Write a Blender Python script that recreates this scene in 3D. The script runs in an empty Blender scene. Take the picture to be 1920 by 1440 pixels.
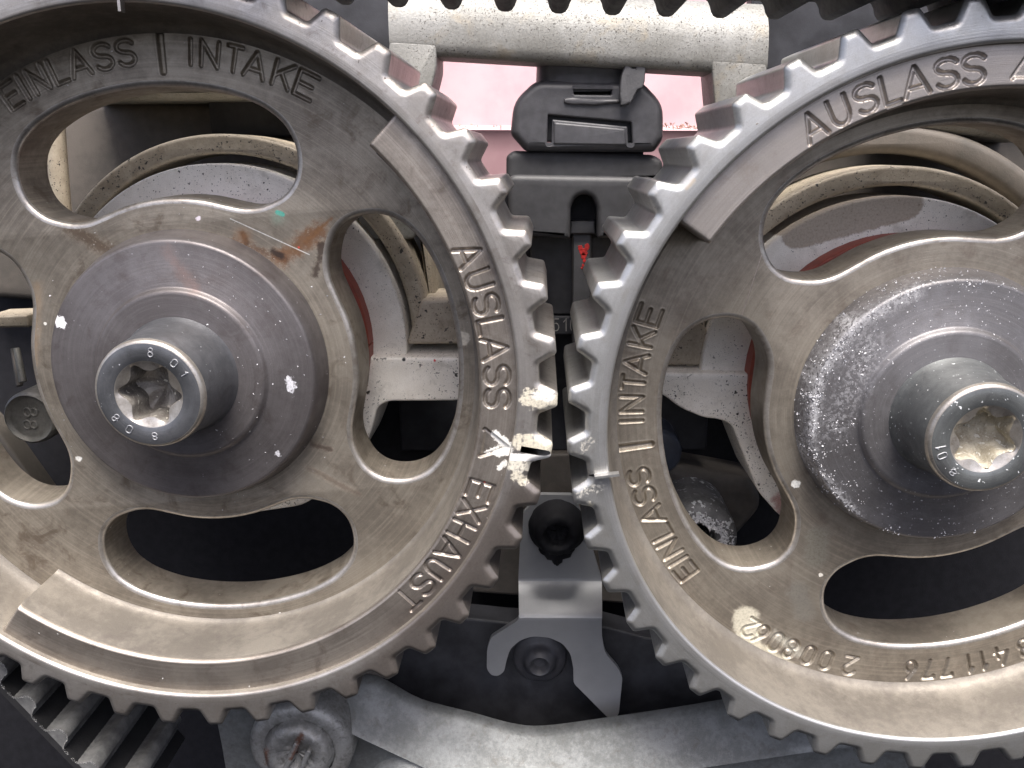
import bpy, bmesh, math, random
import numpy as np
from mathutils import Matrix, Vector
from mathutils.geometry import tessellate_polygon
random.seed(7); np.random.seed(7)
SC = bpy.context.scene
COL = SC.collection
S = 0.001                      # all builders work in millimetres: x right, y up, z towards the viewer

# ---------------------------------------------------------------- camera
F_PX, PITCH, YAW, ROLL, DIST = 1583.3, .2650, -.0380, .0170, 113.37
def cam_rot(p, y, r):
    cx, sx = math.cos(p), math.sin(p); cy, sy = math.cos(y), math.sin(y); cz, sz = math.cos(r), math.sin(r)
    Rx = np.array([[1,0,0],[0,cx,-sx],[0,sx,cx]]); Ry = np.array([[cy,0,sy],[0,1,0],[-sy,0,cy]])
    Rz = np.array([[cz,-sz,0],[sz,cz,0],[0,0,1]])
    return Rz @ Rx @ Ry
cam_d = bpy.data.cameras.new('camera'); cam = bpy.data.objects.new('camera', cam_d); COL.objects.link(cam)
cam_d.sensor_width = 36; cam_d.lens = 36*F_PX/1920; cam_d.clip_start = .005; cam_d.clip_end = 50
_M = cam_rot(PITCH, YAW, ROLL)
_c = [Vector((a[0], -a[2], a[1])) for a in _M]
_mw = Matrix.Identity(4)
for i in range(3):
    for k in range(3): _mw[k][i] = _c[i][k]
_mw[1][3] = -DIST*S
cam.matrix_world = _mw
SC.camera = cam
# ---------------------------------------------------------------- daylight
SUN_EL, SUN_AZ = math.radians(68), math.radians(12)   # azimuth measured from straight ahead of the engine towards the right
w = bpy.data.worlds.new('World'); SC.world = w; w.use_nodes = True
nt = w.node_tree; nt.nodes.clear()
sky = nt.nodes.new('ShaderNodeTexSky'); sky.sky_type = 'NISHITA'; sky.sun_disc = False
sky.sun_elevation = SUN_EL; sky.sun_rotation = math.pi - SUN_AZ; sky.dust_density = 5; sky.air_density = .45; sky.ozone_density = .6
bg = nt.nodes.new('ShaderNodeBackground'); bg.inputs[1].default_value = .14
wo = nt.nodes.new('ShaderNodeOutputWorld'); nt.links.new(sky.outputs[0], bg.inputs[0]); nt.links.new(bg.outputs[0], wo.inputs[0])
sd = bpy.data.lights.new('sun', 'SUN'); sd.energy = 2.7; sd.angle = math.radians(34); sd.color = (1, .97, .93)
sun = bpy.data.objects.new('sun', sd); COL.objects.link(sun)
_dir = Vector((math.sin(SUN_AZ)*math.cos(SUN_EL), -math.cos(SUN_AZ)*math.cos(SUN_EL), math.sin(SUN_EL)))
sun.rotation_euler = _dir.to_track_quat('Z', 'Y').to_euler(); sun.location = _dir
vs = SC.view_settings
vs.view_transform = 'Standard'; vs.look = 'None'; vs.gamma = 1; vs.use_curve_mapping = False; vs.exposure = 1.38

# ================================================================ node helper
class G:
    """small wrapper to write shader graphs"""
    def __init__(s, name):
        s.m = bpy.data.materials.new(name); s.m.use_nodes = True; s.t = s.m.node_tree; s.t.nodes.clear()
        s.out = s.n('ShaderNodeOutputMaterial'); s.b = s.n('ShaderNodeBsdfPrincipled'); s.l(s.b.outputs[0], s.out.inputs[0])
        geo = s.n('ShaderNodeNewGeometry')
        s.pos = s.vm('SCALE', geo.outputs['Position'], scale=1000.)
    def n(s, t): return s.t.nodes.new(t)
    def l(s, a, b): s.t.links.new(a, b)
    def put(s, inp, v):
        if isinstance(v, bpy.types.NodeSocket): s.l(v, inp)
        elif v is not None:
            if inp.type == 'RGBA' and not hasattr(v, '__len__'): v = (v, v, v, 1)
            if inp.type == 'RGBA' and len(v) == 3: v = tuple(v)+(1,)
            inp.default_value = v
    def vm(s, op, a, b=None, scale=None):
        k = s.n('ShaderNodeVectorMath'); k.operation = op; s.put(k.inputs[0], a)
        if b is not None: s.put(k.inputs[1], b)
        if scale is not None: s.put(k.inputs[3], scale)
        return k.outputs['Value'] if op in ('LENGTH', 'DOT_PRODUCT', 'DISTANCE') else k.outputs['Vector']
    def ma(s, op, a, b=None, c=None, clamp=False):
        k = s.n('ShaderNodeMath'); k.operation = op; k.use_clamp = clamp; s.put(k.inputs[0], a)
        if b is not None: s.put(k.inputs[1], b)
        if c is not None: s.put(k.inputs[2], c)
        return k.outputs[0]
    def noise(s, vec, scale, detail=4, rough=.55, dist=0):
        k = s.n('ShaderNodeTexNoise'); s.l(vec, k.inputs['Vector']); k.inputs['Scale'].default_value = scale
        k.inputs['Detail'].default_value = detail; k.inputs['Roughness'].default_value = rough; k.inputs['Distortion'].default_value = dist
        return k.outputs[0]
    def step(s, v, a, b, lo=0., hi=1.):
        k = s.n('ShaderNodeMapRange'); k.interpolation_type = 'SMOOTHSTEP'; s.put(k.inputs[0], v)
        for i, x in zip((1, 2, 3, 4), (a, b, lo, hi)): s.put(k.inputs[i], x)
        return k.outputs[0]
    def mix(s, f, a, b):
        k = s.n('ShaderNodeMix'); k.data_type = 'RGBA'; s.put(k.inputs[0], f); s.put(k.inputs[6], a); s.put(k.inputs[7], b)
        return k.outputs[2]
    def mixf(s, f, a, b):
        k = s.n('ShaderNodeMix'); k.data_type = 'FLOAT'; s.put(k.inputs[0], f); s.put(k.inputs[2], a); s.put(k.inputs[3], b)
        return k.outputs[0]
    def xz(s, c):                      # position relative to the axis through c = (x, y), depth dropped
        p = s.vm('SUBTRACT', s.pos, (c[0], 0, c[1])); return s.vm('MULTIPLY', p, (1, 0, 1))
    def polar(s, c, fr, fa):           # streak coordinates round an axis
        p = s.xz(c); r = s.vm('LENGTH', p); sp = s.n('ShaderNodeSeparateXYZ'); s.l(p, sp.inputs[0])
        a = s.ma('ARCTAN2', sp.outputs[2], sp.outputs[0]); k = s.n('ShaderNodeCombineXYZ')
        s.l(s.ma('MULTIPLY', r, fr), k.inputs[0]); s.l(s.ma('MULTIPLY', a, fa), k.inputs[1]); return k.outputs[0], r
    def seg(s, a, b):                  # distance in the face plane to the segment a-b
        pa = s.xz(a)
        if b is None: return s.vm('LENGTH', pa)
        ba = (b[0]-a[0], 0, b[1]-a[1]); h = s.ma('DIVIDE', s.vm('DOT_PRODUCT', pa, ba), ba[0]**2+ba[2]**2, clamp=True)
        return s.vm('LENGTH', s.vm('SUBTRACT', pa, s.vm('SCALE', ba, scale=h)))
    def bump(s, h, strength, dist=.0001, normal=None):
        k = s.n('ShaderNodeBump'); k.inputs['Strength'].default_value = strength; k.inputs['Distance'].default_value = dist
        s.l(h, k.inputs['Height'])
        if normal is not None: s.l(normal, k.inputs['Normal'])
        return k.outputs[0]

def metal(name, ca, cb, centre=None, metallic=.75, rough=(.38, .58), mott=.10, streak=.0, grain=.06, dark=None, dark_amt=.5,
          specks=None, spots=(), bump=.25, fine=5., pit=0.):
    """ca/cb: the two colours mottled together; streak: turned marks round centre; spots: stains, paint and painted-in shade with shapes of their own"""
    g = G(name); P = g.pos
    n1 = g.noise(P, mott, 5, .6); n2 = g.noise(P, mott*7, 4, .6); n3 = g.noise(P, fine, 3, .7)
    f = g.step(g.ma('ADD', n1, g.ma('MULTIPLY', g.ma('SUBTRACT', n2, .5), .45)), .34, .66)
    col = g.mix(f, ca, cb)
    h = g.ma('MULTIPLY', n3, .6)
    ro = g.mixf(n2, rough[0], rough[1])
    if streak and centre:
        v, r = g.polar(centre, 2.6, 1.1); st = g.noise(v, 1.0, 4, .65)
        col = g.mix(g.step(st, .45, .75, 0, streak), col, tuple(c*1.5 for c in ca))
        col = g.mix(g.step(st, .5, .25, 0, streak), col, tuple(c*.55 for c in ca))
        v2, r = g.polar(centre, 9, 1.4); st2 = g.noise(v2, 1.0, 3, .6)
        h = g.ma('ADD', h, g.ma('MULTIPLY', st2, .8)); ro = g.ma('ADD', ro, g.ma('MULTIPLY', g.ma('SUBTRACT', st2, .5), .2))
    if dark is not None:
        nd = g.noise(P, mott*2.3, 5, .65, .6); col = g.mix(g.step(nd, .52, .72, 0, dark_amt), col, dark)
    gr = g.ma('MULTIPLY', g.ma('SUBTRACT', n3, .5), grain*6)
    hv = g.n('ShaderNodeHueSaturation'); g.l(col, hv.inputs['Color']); g.l(g.ma('ADD', 1., gr), hv.inputs['Value']); col = hv.outputs[0]
    me = metallic
    if pit:
        np_ = g.noise(P, 1.6, 2, .5); ms = g.step(np_, .66, .72); col = g.mix(g.ma('MULTIPLY', ms, pit), col, (.03, .028, .025)); h = g.ma('SUBTRACT', h, ms)
    if specks:                      # bright or dark flecks: (colour, scale, threshold)
        for cs, sc, th in specks:
            ns = g.noise(P, sc, 2, .5); na = g.noise(P, .12, 3, .5)
            ms = g.ma('MULTIPLY', g.step(ns, th, th+.035), g.step(na, .30, .52))
            col = g.mix(ms, col, cs); me = g.ma('MULTIPLY', g.ma('SUBTRACT', 1., ms), me); h = g.ma('ADD', h, ms)
    for sp in spots:
        d = g.seg(sp['a'], sp.get('b')); na = g.noise(P, sp.get('ns', .9), 7, .72)
        d = g.ma('ADD', d, g.ma('MULTIPLY', g.ma('SUBTRACT', na, .5), sp.get('amp', 2.)))
        k = g.step(d, sp['r'], sp['r']-sp.get('soft', .5))
        k = g.ma('MULTIPLY', k, sp.get('op', 1.))
        if sp.get('holes'): k = g.ma('MULTIPLY', k, g.step(g.noise(P, 1.9, 6, .75, .4), sp['holes'], sp['holes']+.05))
        if sp.get('deep'):
            sy = g.n('ShaderNodeSeparateXYZ'); g.l(P, sy.inputs[0]); k = g.ma('MULTIPLY', k, g.step(sy.outputs[1], 10.9, 11.3))
        if sp.get('front'):
            sy = g.n('ShaderNodeSeparateXYZ'); g.l(P, sy.inputs[0]); k = g.ma('MULTIPLY', k, g.step(sy.outputs[1], 1.6, .9))
        cv = g.mix(g.step(g.noise(P, 2.6, 3, .6), .42, .68, 0, sp.get('var', .55)), sp['c'], tuple(x*.55 for x in sp['c']))
        col = g.mix(k, col, cv); ro = g.mixf(k, ro, sp.get('rough', .6)); me = g.mixf(k, me, sp.get('metal', 0.))
        if sp.get('lift'): h = g.ma('ADD', h, g.ma('MULTIPLY', k, sp['lift']))
    g.put(g.b.inputs['Base Color'], col); g.put(g.b.inputs['Roughness'], ro); g.put(g.b.inputs['Metallic'], me)
    g.l(g.bump(h, bump, .00012), g.b.inputs['Normal'])
    return g.m

def plain(name, c, rough=.5, metallic=0., var=.15, scale=.5, bump=.15, spec=.5, fine=4., c2=None):
    g = G(name); n = g.noise(g.pos, scale, 5, .6); n3 = g.noise(g.pos, fine, 3, .65)
    c2 = c2 or tuple(x*(1-2*var) for x in c)
    g.put(g.b.inputs['Base Color'], g.mix(g.step(n, .3, .7), c, c2)); g.put(g.b.inputs['Roughness'], g.mixf(n3, rough-.08, rough+.1))
    g.b.inputs['Metallic'].default_value = metallic; g.b.inputs['Specular IOR Level'].default_value = spec
    g.l(g.bump(n3, bump, .00012), g.b.inputs['Normal']); return g.m

# ================================================================ geometry helpers
def conv(v): v = np.asarray(v, float).reshape(-1, 3); return np.stack([v[:, 0], -v[:, 2], v[:, 1]], 1)*S
def mesh(name, verts, faces, mat, sharp=35, smooth=True, second=None):
    me = bpy.data.meshes.new(name); me.from_pydata(conv(verts).tolist(), [], [list(map(int, f)) for f in faces])
    if second: me.polygons.foreach_set('material_index', [1 if second[0] <= i < second[1] or any(a <= i < b for a, b in second[2]) else 0 for i in range(len(faces))])
    bm = bmesh.new(); bm.from_mesh(me); bmesh.ops.remove_doubles(bm, verts=bm.verts, dist=2e-6)
    bmesh.ops.recalc_face_normals(bm, faces=bm.faces); bm.to_mesh(me); bm.free()
    if smooth:
        me.polygons.foreach_set('use_smooth', [True]*len(me.polygons)); me.set_sharp_from_angle(angle=math.radians(sharp))
    if mat: me.materials.append(mat)
    return me
def link(name, me, parent=None, loc=(0, 0, 0), mat=None, ang=0., mat2=None):
    o = bpy.data.objects.new(name, me); COL.objects.link(o)
    o.location = conv(loc)[0].tolist(); o.rotation_euler = (0, -ang, 0)
    if parent: o.parent = parent
    if mat and o.material_slots: o.material_slots[0].link = 'OBJECT'; o.material_slots[0].material = mat
    if mat2: o.material_slots[1].link = 'OBJECT'; o.material_slots[1].material = mat2
    return o
def thing(name, label, cat, loc=(0, 0, 0), ang=0., group=None):
    o = bpy.data.objects.new(name, None); COL.objects.link(o); o.empty_display_size = .004
    o.location = conv(loc)[0].tolist(); o.rotation_euler = (0, -ang, 0)
    o['label'] = label; o['category'] = cat
    if group: o['group'] = group
    return o
def tag(o, label, cat, group=None):
    o['label'] = label; o['category'] = cat
    if group: o['group'] = group
    return o
class MB:
    def __init__(s): s.v = []; s.f = []
    def add(s, v, f):
        k = len(s.v); s.v += [tuple(map(float, x)) for x in v]; s.f += [[i+k for i in q] for q in f]
    def mesh(s, name, mat, **k): return mesh(name, s.v, s.f, mat, **k)
def lathe(profile, n=128, a0=0., a1=2*math.pi, c=(0, 0), squash=None):
    full = abs(a1-a0-2*math.pi) < 1e-6; m = n if full else n+1
    v = []; f = []; k = len(profile)
    for i in range(m):
        a = a0+(a1-a0)*i/n
        for r, z in profile: v.append((c[0]+r*math.cos(a), c[1]+r*math.sin(a), z))
    for i in range(n):
        j = (i+1) % m
        for q in range(k-1): f.append([i*k+q, j*k+q, j*k+q+1, i*k+q+1])
    return v, f
def tess(loops):
    """flat triangulation of an outline with holes; loops are lists of (x, y)"""
    t = tessellate_polygon([[Vector((x, y, 0)) for x, y in l] for l in loops]); return [list(q) for q in t]
def area(p): p = np.asarray(p); x, y = p[:, 0], p[:, 1]; return .5*np.sum(x*np.roll(y, -1)-y*np.roll(x, -1))
def offset(p, d):
    """move a closed outline outwards by d (inwards when negative)"""
    p = np.asarray(p, float); s = 1 if area(p) > 0 else -1
    e = np.roll(p, -1, 0)-p; e /= np.linalg.norm(e, axis=1)[:, None]+1e-12; nrm = np.stack([e[:, 1], -e[:, 0]], 1)*s
    m = nrm+np.roll(nrm, 1, 0); den = 1+np.sum(nrm*np.roll(nrm, 1, 0), 1); den = np.maximum(den, .45)
    return p+d*m/den[:, None]
def spline(p, n=6, closed=True):
    p = np.asarray(p, float); out = []; N = len(p)
    for i in range(N if closed else N-1):
        g = lambda k: p[k % N] if closed else p[min(max(k, 0), N-1)]
        a, b, c, d = g(i-1), g(i), g(i+1), g(i+2)
        for t in np.arange(n)/n:
            out.append(.5*((2*b)+(c-a)*t+(2*a-5*b+4*c-d)*t*t+(3*b-a-3*c+d)*t**3))
    if not closed: out.append(p[-1])
    return np.array(out)
def rounded(p, r, n=4):
    """fillet every corner of an outline; r is one radius or one per corner"""
    p = np.asarray(p, float); out = []; N = len(p)
    for i in range(N):
        a, b, c = p[i-1], p[i], p[(i+1) % N]; R = r[i] if hasattr(r, '__len__') else r
        la, lc = np.linalg.norm(a-b), np.linalg.norm(c-b); k = min(R, la*.45, lc*.45)
        p0, p1 = b+(a-b)/la*k, b+(c-b)/lc*k
        for t in np.linspace(0, 1, n+1): out.append((1-t)**2*p0+2*t*(1-t)*b+t*t*p1)
    return np.array(out)
def plate(outline, zf, zb, bev=.5, steps=3, holes=(), bevz=None, tilt=None, hbev=None):
    """solid with rounded front edges from an outline in the face plane"""
    mb = MB(); loops = [(np.asarray(outline, float), -1)]+[(np.asarray(h, float), 1) for h in holes]; fronts = []; base = []
    bz = bev if bevz is None else bevz
    for p, sg in loops:
        rings = []
        for k in range(steps+1):
            ph = k/steps*math.pi/2
            e, ez = (hbev, hbev) if sg > 0 and hbev else (bev, bz)
            q = offset(p, sg*e*(1-math.sin(ph))); rings.append([(x, y, zf-ez*(1-math.cos(ph))) for x, y in q])
        rings.append([(x, y, zb) for x, y in p])
        n = len(p); v = [a for r in rings for a in r]; f = []
        for k in range(len(rings)-1):
            for i in range(n): j = (i+1) % n; f.append([k*n+i, k*n+j, (k+1)*n+j, (k+1)*n+i])
        mb.add(v, f); fronts.append([(a[0], a[1]) for a in rings[0]])
    t = tess(fronts); flat = [a for l in fronts for a in l]; mb.add([(x, y, zf) for x, y in flat], t)
    backs = [[(x, y) for x, y in p] for p, _ in loops]; t = tess(backs); flat = [a for l in backs for a in l]
    mb.add([(x, y, zb) for x, y in flat], t)
    if tilt: mb.v = [tilt(*q) for q in mb.v]
    return mb
def ball_strokes(lines, z, wd, ht):
    """raised rounded strokes (cast or stamped characters): each segment is a small ridge"""
    mb = MB()
    for L in lines:
        L = np.asarray(L, float)
        for a, b in zip(L[:-1], L[1:]):
            d = b-a; ln = np.linalg.norm(d)
            if ln < 1e-6: continue
            d /= ln; nrm = np.array([-d[1], d[0]]); a2, b2 = a-d*wd*.4, b+d*wd*.4
            v = []
            for p, e in ((a2, 1), (b2, -1)):
                for o, h in ((-1, -.05), (-.6, ht*.7), (0, ht), (.6, ht*.7), (1, -.05)):
                    q = p+nrm*o*wd/2+d*e*(wd*.3 if h < 0 and 0 else 0); v.append((q[0], q[1], z+h))
            mb.add(v, [[0, 1, 6, 5], [1, 2, 7, 6], [2, 3, 8, 7], [3, 4, 9, 8], [0, 4, 3, 2, 1], [5, 6, 7, 8, 9]])
    return mb
# single-stroke letter shapes in a unit box
def arc(cx, cy, rx, ry, a0, a1, n=10):
    return [(cx+rx*math.cos(math.radians(a)), cy+ry*math.sin(math.radians(a))) for a in np.linspace(a0, a1, n)]
GL = {
 'A': [[(0, 0), (.5, 1), (1, 0)], [(.17, .3), (.83, .3)]], 'E': [[(1, 1), (0, 1), (0, 0), (1, 0)], [(0, .52), (.85, .52)]],
 'H': [[(0, 0), (0, 1)], [(1, 0), (1, 1)], [(0, .5), (1, .5)]], 'I': [[(.5, 0), (.5, 1)]], 'K': [[(0, 0), (0, 1)], [(1, 1), (0, .35)], [(.35, .58), (1, 0)]],
 'L': [[(0, 1), (0, 0), (1, 0)]], 'N': [[(0, 0), (0, 1), (1, 0), (1, 1)]], 'T': [[(0, 1), (1, 1)], [(.5, 1), (.5, 0)]],
 'U': [[(0, 1)]+arc(.5, .36, .5, .36, 180, 360)+[(1, 1)]], 'X': [[(0, 0), (1, 1)], [(0, 1), (1, 0)]],
 'S': [arc(.5, .76, .5, .24, 25, 270, 12)+arc(.5, .26, .5, .26, 90, -155, 12)], '|': [[(.5, 0), (.5, 1)]],
 '^': [[(0, 0), (.5, 1), (1, 0)]], '0': [arc(.5, .75, .45, .25, 0, 180)+arc(.5, .25, .45, .25, 180, 360)+[(.95, .75)]],
 '1': [[(.2, .75), (.6, 1), (.6, 0)]], '2': [arc(.5, .72, .45, .28, 165, -35, 10)+[(.05, 0), (1, 0)]],
 '3': [arc(.45, .76, .45, .24, 150, -90, 9)+arc(.45, .26, .5, .26, 90, -150, 9)], '4': [[(.75, 0), (.75, .6)], [(.55, 1), (.0, .28), (1, .28)]],
 '6': [[(.8, 1)]+arc(.5, .3, .45, .3, 150, 510, 16)], '7': [[(.1, .85), (.1, 1), (.95, 1), (.35, 0)]],
 '8': [arc(.5, .77, .38, .23, 0, 360, 14), arc(.5, .27, .45, .27, 0, 360, 14)], '5': [[(.9, 1), (.15, 1), (.1, .58)]+arc(.45, .32, .5, .32, 110, -150, 10)],
}
# ================================================================ materials
CL, CR = (-53.94, -30.85), (59.33, -37.85)
ROT_L, ROT_R = math.radians(4.0), math.radians(102.8)
WHITE, CREAM = (.68, .67, .62), (.56, .52, .42)
RUST, RUSTD = (.16, .075, .028), (.03, .016, .01)
PAINT_L = [dict(a=(-1.8, -32.8), b=(1.6, -33.8), r=1.5, c=(.60, .56, .45), soft=.25, amp=4.2, ns=.8, holes=.40, front=1), dict(a=(-1.0, -32.4), b=(1.0, -32.9), r=.7, c=(.74, .72, .66), soft=.3, amp=2.6, ns=1.2, holes=.36, front=1),
    dict(a=(-3.4, -39.2), b=(1.2, -40.2), r=1.35, c=(.58, .54, .43), soft=.25, amp=3.0, ns=.8, holes=.40, front=1), dict(a=(-4.0, -42.6), b=(.2, -42.6), r=1.35, c=(.60, .57, .48), soft=.25, amp=3.2, ns=.8, holes=.41, front=1),
    dict(a=(-5.4, -41.5), b=(1.6, -41.95), r=.62, c=(.74, .73, .69), soft=.15, amp=.7, ns=1.5, var=.15), dict(a=(-3.9, -44.6), b=(-2.8, -45.2), r=.9, c=CREAM, soft=.25, amp=2.6, ns=1.1, holes=.42, front=1), dict(a=(-6.6, -38.6), b=(-5.0, -40.4), r=.7, c=WHITE, soft=.2, amp=2.0, ns=1.2)]
OXIDE_SHADE = [dict(a=(-2, -50), b=(-26, -80), r=8, c=(.17, .143, .125), soft=6, amp=7, ns=.14, op=.8, metal=.75, rough=.4, var=.35), dict(a=(-30, -82), b=(-75, -84), r=6, c=(.19, .172, .158), soft=6, amp=7, ns=.14, op=.6, metal=.75, rough=.4, var=.35)]  # brown oxide, with the shade on the lower teeth painted in too
PAINT_R = [dict(a=(4.4, -41.4), b=(6.6, -39.2), r=.8, c=CREAM, soft=.5, amp=3.4, ns=1.1, holes=.5, front=1, op=.6), dict(a=(5.0, -47.2), b=(8.2, -46), r=.9, c=(.58, .55, .46), soft=.5, amp=3.2, ns=1, holes=.5, front=1, op=.6),
    dict(a=(6.6, -49), b=(6.9, -51), r=.7, c=(.52, .47, .33), soft=.4, amp=2.0, ns=1, holes=.45, front=1, op=.8), dict(a=(18.9, -4.6), b=(19.8, -3.6), r=.4, c=(.5, .36, .2), soft=.35, amp=1.2, op=.4)]
M = {}
web_c = ((.345, .308, .252), (.23, .202, .165))
M['web_L'] = metal('worn_web_left', *web_c, centre=CL, metallic=.78, streak=.4, dark=(.14, .108, .08), dark_amt=.75, rough=(.42, .58), specks=[((.75, .74, .72), 1.3, .735)], spots=[
    dict(a=(-39, -14.2), b=(-32.8, -10.5), r=2.2, c=(.14, .06, .02), soft=1.8, amp=4.5, op=.9, holes=.36), dict(a=(-46, -11.5), b=(-38, -14.5), r=1.0, c=(.10, .045, .02), soft=1.0, amp=3, op=.8, holes=.42), dict(a=(-34, -17), b=(-32.5, -12.5), r=.9, c=RUSTD, soft=.8, amp=2.2, op=.9),
    dict(a=(-44.2, -10.6), b=(-43.7, -12), r=.7, c=RUSTD, soft=.6, amp=1, op=.95), dict(a=(-44.2, -11), r=2.2, c=RUST, soft=2, amp=2, op=.7),
    dict(a=(-38.8, -14), b=(-40, -13.2), r=.8, c=RUSTD, soft=.7, amp=1.5), dict(a=(-70, -9.5), b=(-64.5, -12.9), r=1.9, c=(.06, .036, .02), soft=1.6, amp=3.5, op=.85, holes=.38),
    dict(a=(-36.5, -43.5), b=(-33.5, -44.5), r=.8, c=RUSTD, soft=.8, amp=1.4, op=.85), dict(a=(-37.5, -47.5), b=(-29.5, -52), r=.9, c=(.05, .03, .02), soft=.9, amp=1.8, op=.7),
    dict(a=(-30.9, -8.6), b=(-35, -12), r=.5, c=RUST, soft=.5, amp=1.2), dict(a=(-79.0, -30), b=(-76.5, -18), r=1.4, c=(.22, .13, .06), soft=1.6, amp=2.5, op=.5),
    dict(a=(-38.7, -7.6), b=(-38.0, -7.9), r=.45, c=(.05, .42, .33), soft=.2, amp=.4), dict(a=(-38.7, -8.4), r=1.8, c=(.20, .30, .24), soft=1.8, amp=1.5, op=.6),
    dict(a=(-45.8, -8.4), b=(-34.5, -13.8), r=.11, c=(.85, .84, .8), soft=.06, amp=.06, metal=.6, rough=.3), dict(a=(-50.6, -8.3), r=.45, c=(.75, .68, .74), soft=.15, amp=.9),
    dict(a=(-79.6, -25.2), r=.75, c=(.78, .78, .78), soft=.2, amp=.5, lift=1), dict(a=(-76.2, -23.8), r=.3, c=WHITE, soft=.1, amp=.2), dict(a=(-74.3, -45.8), r=.6, c=WHITE, soft=.15, amp=1.2),
    dict(a=(-12.1, -26.7), r=1.25, c=(.50, .46, .38), soft=.3, amp=1.1, ns=2), dict(a=(-36, -12.7), r=.2, c=(.7, .06, .04), soft=.1, amp=.1)])
M['web_R'] = metal('worn_web_right', *web_c, centre=CR, metallic=.78, streak=.35, dark=(.18, .14, .11), dark_amt=.5, rough=(.42, .56), specks=[((.78, .77, .74), 1.3, .735)], spots=[
    dict(deep=1, a=(33.0, -74), b=(33.8, -79), r=2.6, c=(.50, .47, .37), soft=.9, amp=2.2, op=.9), dict(deep=1, a=(34, -79), b=(40.2, -83.2), r=1.7, c=(.50, .46, .35), soft=.8, amp=1.8, op=.9),
    dict(deep=1, a=(38, -77), b=(42, -80.5), r=1.3, c=(.42, .41, .35), soft=1.2, amp=3, op=.6), dict(deep=1, a=(43.5, -59.5), b=(43.5, -63), r=2.6, c=(.46, .43, .36), soft=1.5, amp=1.6, op=.75, metal=.8, rough=.35),
    dict(deep=1, a=(41, -69), b=(42.5, -73), r=2.4, c=(.50, .47, .41), soft=2, amp=2.5, op=.7, metal=.8, rough=.35), dict(deep=1, a=(39.4, -50.5), r=.75, c=WHITE, soft=.15, amp=1.6, ns=1.8, lift=1),
    dict(deep=1, a=(44.5, -66.2), r=.45, c=(.6, .57, .5), soft=.15, amp=.8), dict(deep=1, a=(29.5, -24), b=(33.5, -9), r=.12, c=(.5, .43, .38), soft=.08, amp=.1, metal=.7, rough=.3)])
band_c = ((.33, .285, .25), (.25, .21, .185))
M['band_L'] = metal('raised_band_left', (.385, .345, .30), (.265, .235, .205), centre=CL, metallic=.88, streak=.4, dark=(.15, .12, .10), dark_amt=.6, rough=(.4, .54), specks=[((.7, .69, .66), 1.6, .74)], spots=OXIDE_SHADE[:1]+[
    dict(a=(-6.8, -38.7), b=(-5.0, -40.6), r=.75, c=WHITE, soft=.15, amp=2.0, ns=1.2, var=.15), dict(a=(-6.6, -41.3), b=(-4.6, -41.2), r=.65, c=WHITE, soft=.12, amp=1.9, ns=1.5, var=.15), dict(a=(-8.2, -41.4), b=(-6.6, -40.6), r=.28, c=WHITE, soft=.1, amp=2.0, ns=2.0, var=.15),
    dict(a=(-6.4, -43.6), b=(-5.4, -43.0), r=.5, c=WHITE, soft=.1, amp=1.7, ns=1.8), dict(a=(-8.6, -46), r=.22, c=(.6, .06, .04), soft=.1, amp=.3)])
M['band_R'] = metal('raised_band_right', (.40, .365, .335), (.36, .33, .30), centre=CR, metallic=.88, streak=.2, dark=(.26, .21, .17), dark_amt=.4, rough=(.38, .55), specks=[((.7, .69, .66), 1.6, .76)])
M['rim_L'] = metal('rim_left', (.46, .435, .405), (.365, .34, .31), centre=CL, streak=.2, dark=(.20, .165, .14), dark_amt=.55, metallic=.88, rough=(.38, .52), spots=OXIDE_SHADE+PAINT_L)
M['rim_R'] = metal('rim_right', (.52, .52, .51), (.45, .445, .43), centre=CR, streak=.25, dark=(.33, .30, .26), dark_amt=.35, metallic=.88, rough=(.36, .5), spots=PAINT_R)
M['tooth_L'] = metal('tooth_left', (.50, .475, .445), (.40, .37, .335), centre=CL, mott=.17, specks=[((.13, .11, .10), 1.4, .70)], streak=.12, dark=(.20, .165, .145), dark_amt=.6, metallic=.88, rough=(.36, .5), spots=OXIDE_SHADE+PAINT_L)
M['tooth_R'] = metal('tooth_right', (.55, .55, .535), (.47, .465, .44), centre=CR, mott=.17, specks=[((.22, .20, .17), 1.4, .72)], streak=.12, dark=(.36, .33, .29), dark_amt=.35, metallic=.88, rough=(.34, .48), spots=PAINT_R)
M['wall'] = metal('rough_cast_wall', (.23, .21, .18), (.16, .145, .125), metallic=.55, rough=(.5, .66), mott=.12, grain=.08, bump=.5, dark=(.12, .105, .095), dark_amt=.5)
M['edge'] = metal('worn_bright_edge', (.50, .47, .43), (.36, .33, .29), metallic=.8, rough=(.28, .45), mott=.25, dark=(.2, .17, .14), dark_amt=.6)
M['hub_L'] = metal('hub_left', (.15, .139, .14), (.11, .10, .10), centre=CL, streak=.25, dark=(.075, .06, .055), dark_amt=.5, metallic=.6, rough=(.36, .52), specks=[((.42, .42, .44), 1.7, .745)], spots=[
    dict(a=(-71.2, -22.9), r=1.0, c=(.72, .72, .74), soft=.15, amp=2.6, ns=1.6, lift=1), dict(a=(-37.8, -31.9), b=(-37.6, -33), r=.7, c=(.6, .6, .63), soft=.2, amp=2.6, ns=2),
    dict(a=(-40.7, -43.5), r=.5, c=(.6, .6, .63), soft=.2, amp=1.6, ns=2), dict(a=(-54, -12.5), b=(-50.5, -18), r=1.5, c=(.16, .075, .055), soft=1.6, amp=3, op=.3)])
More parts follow.
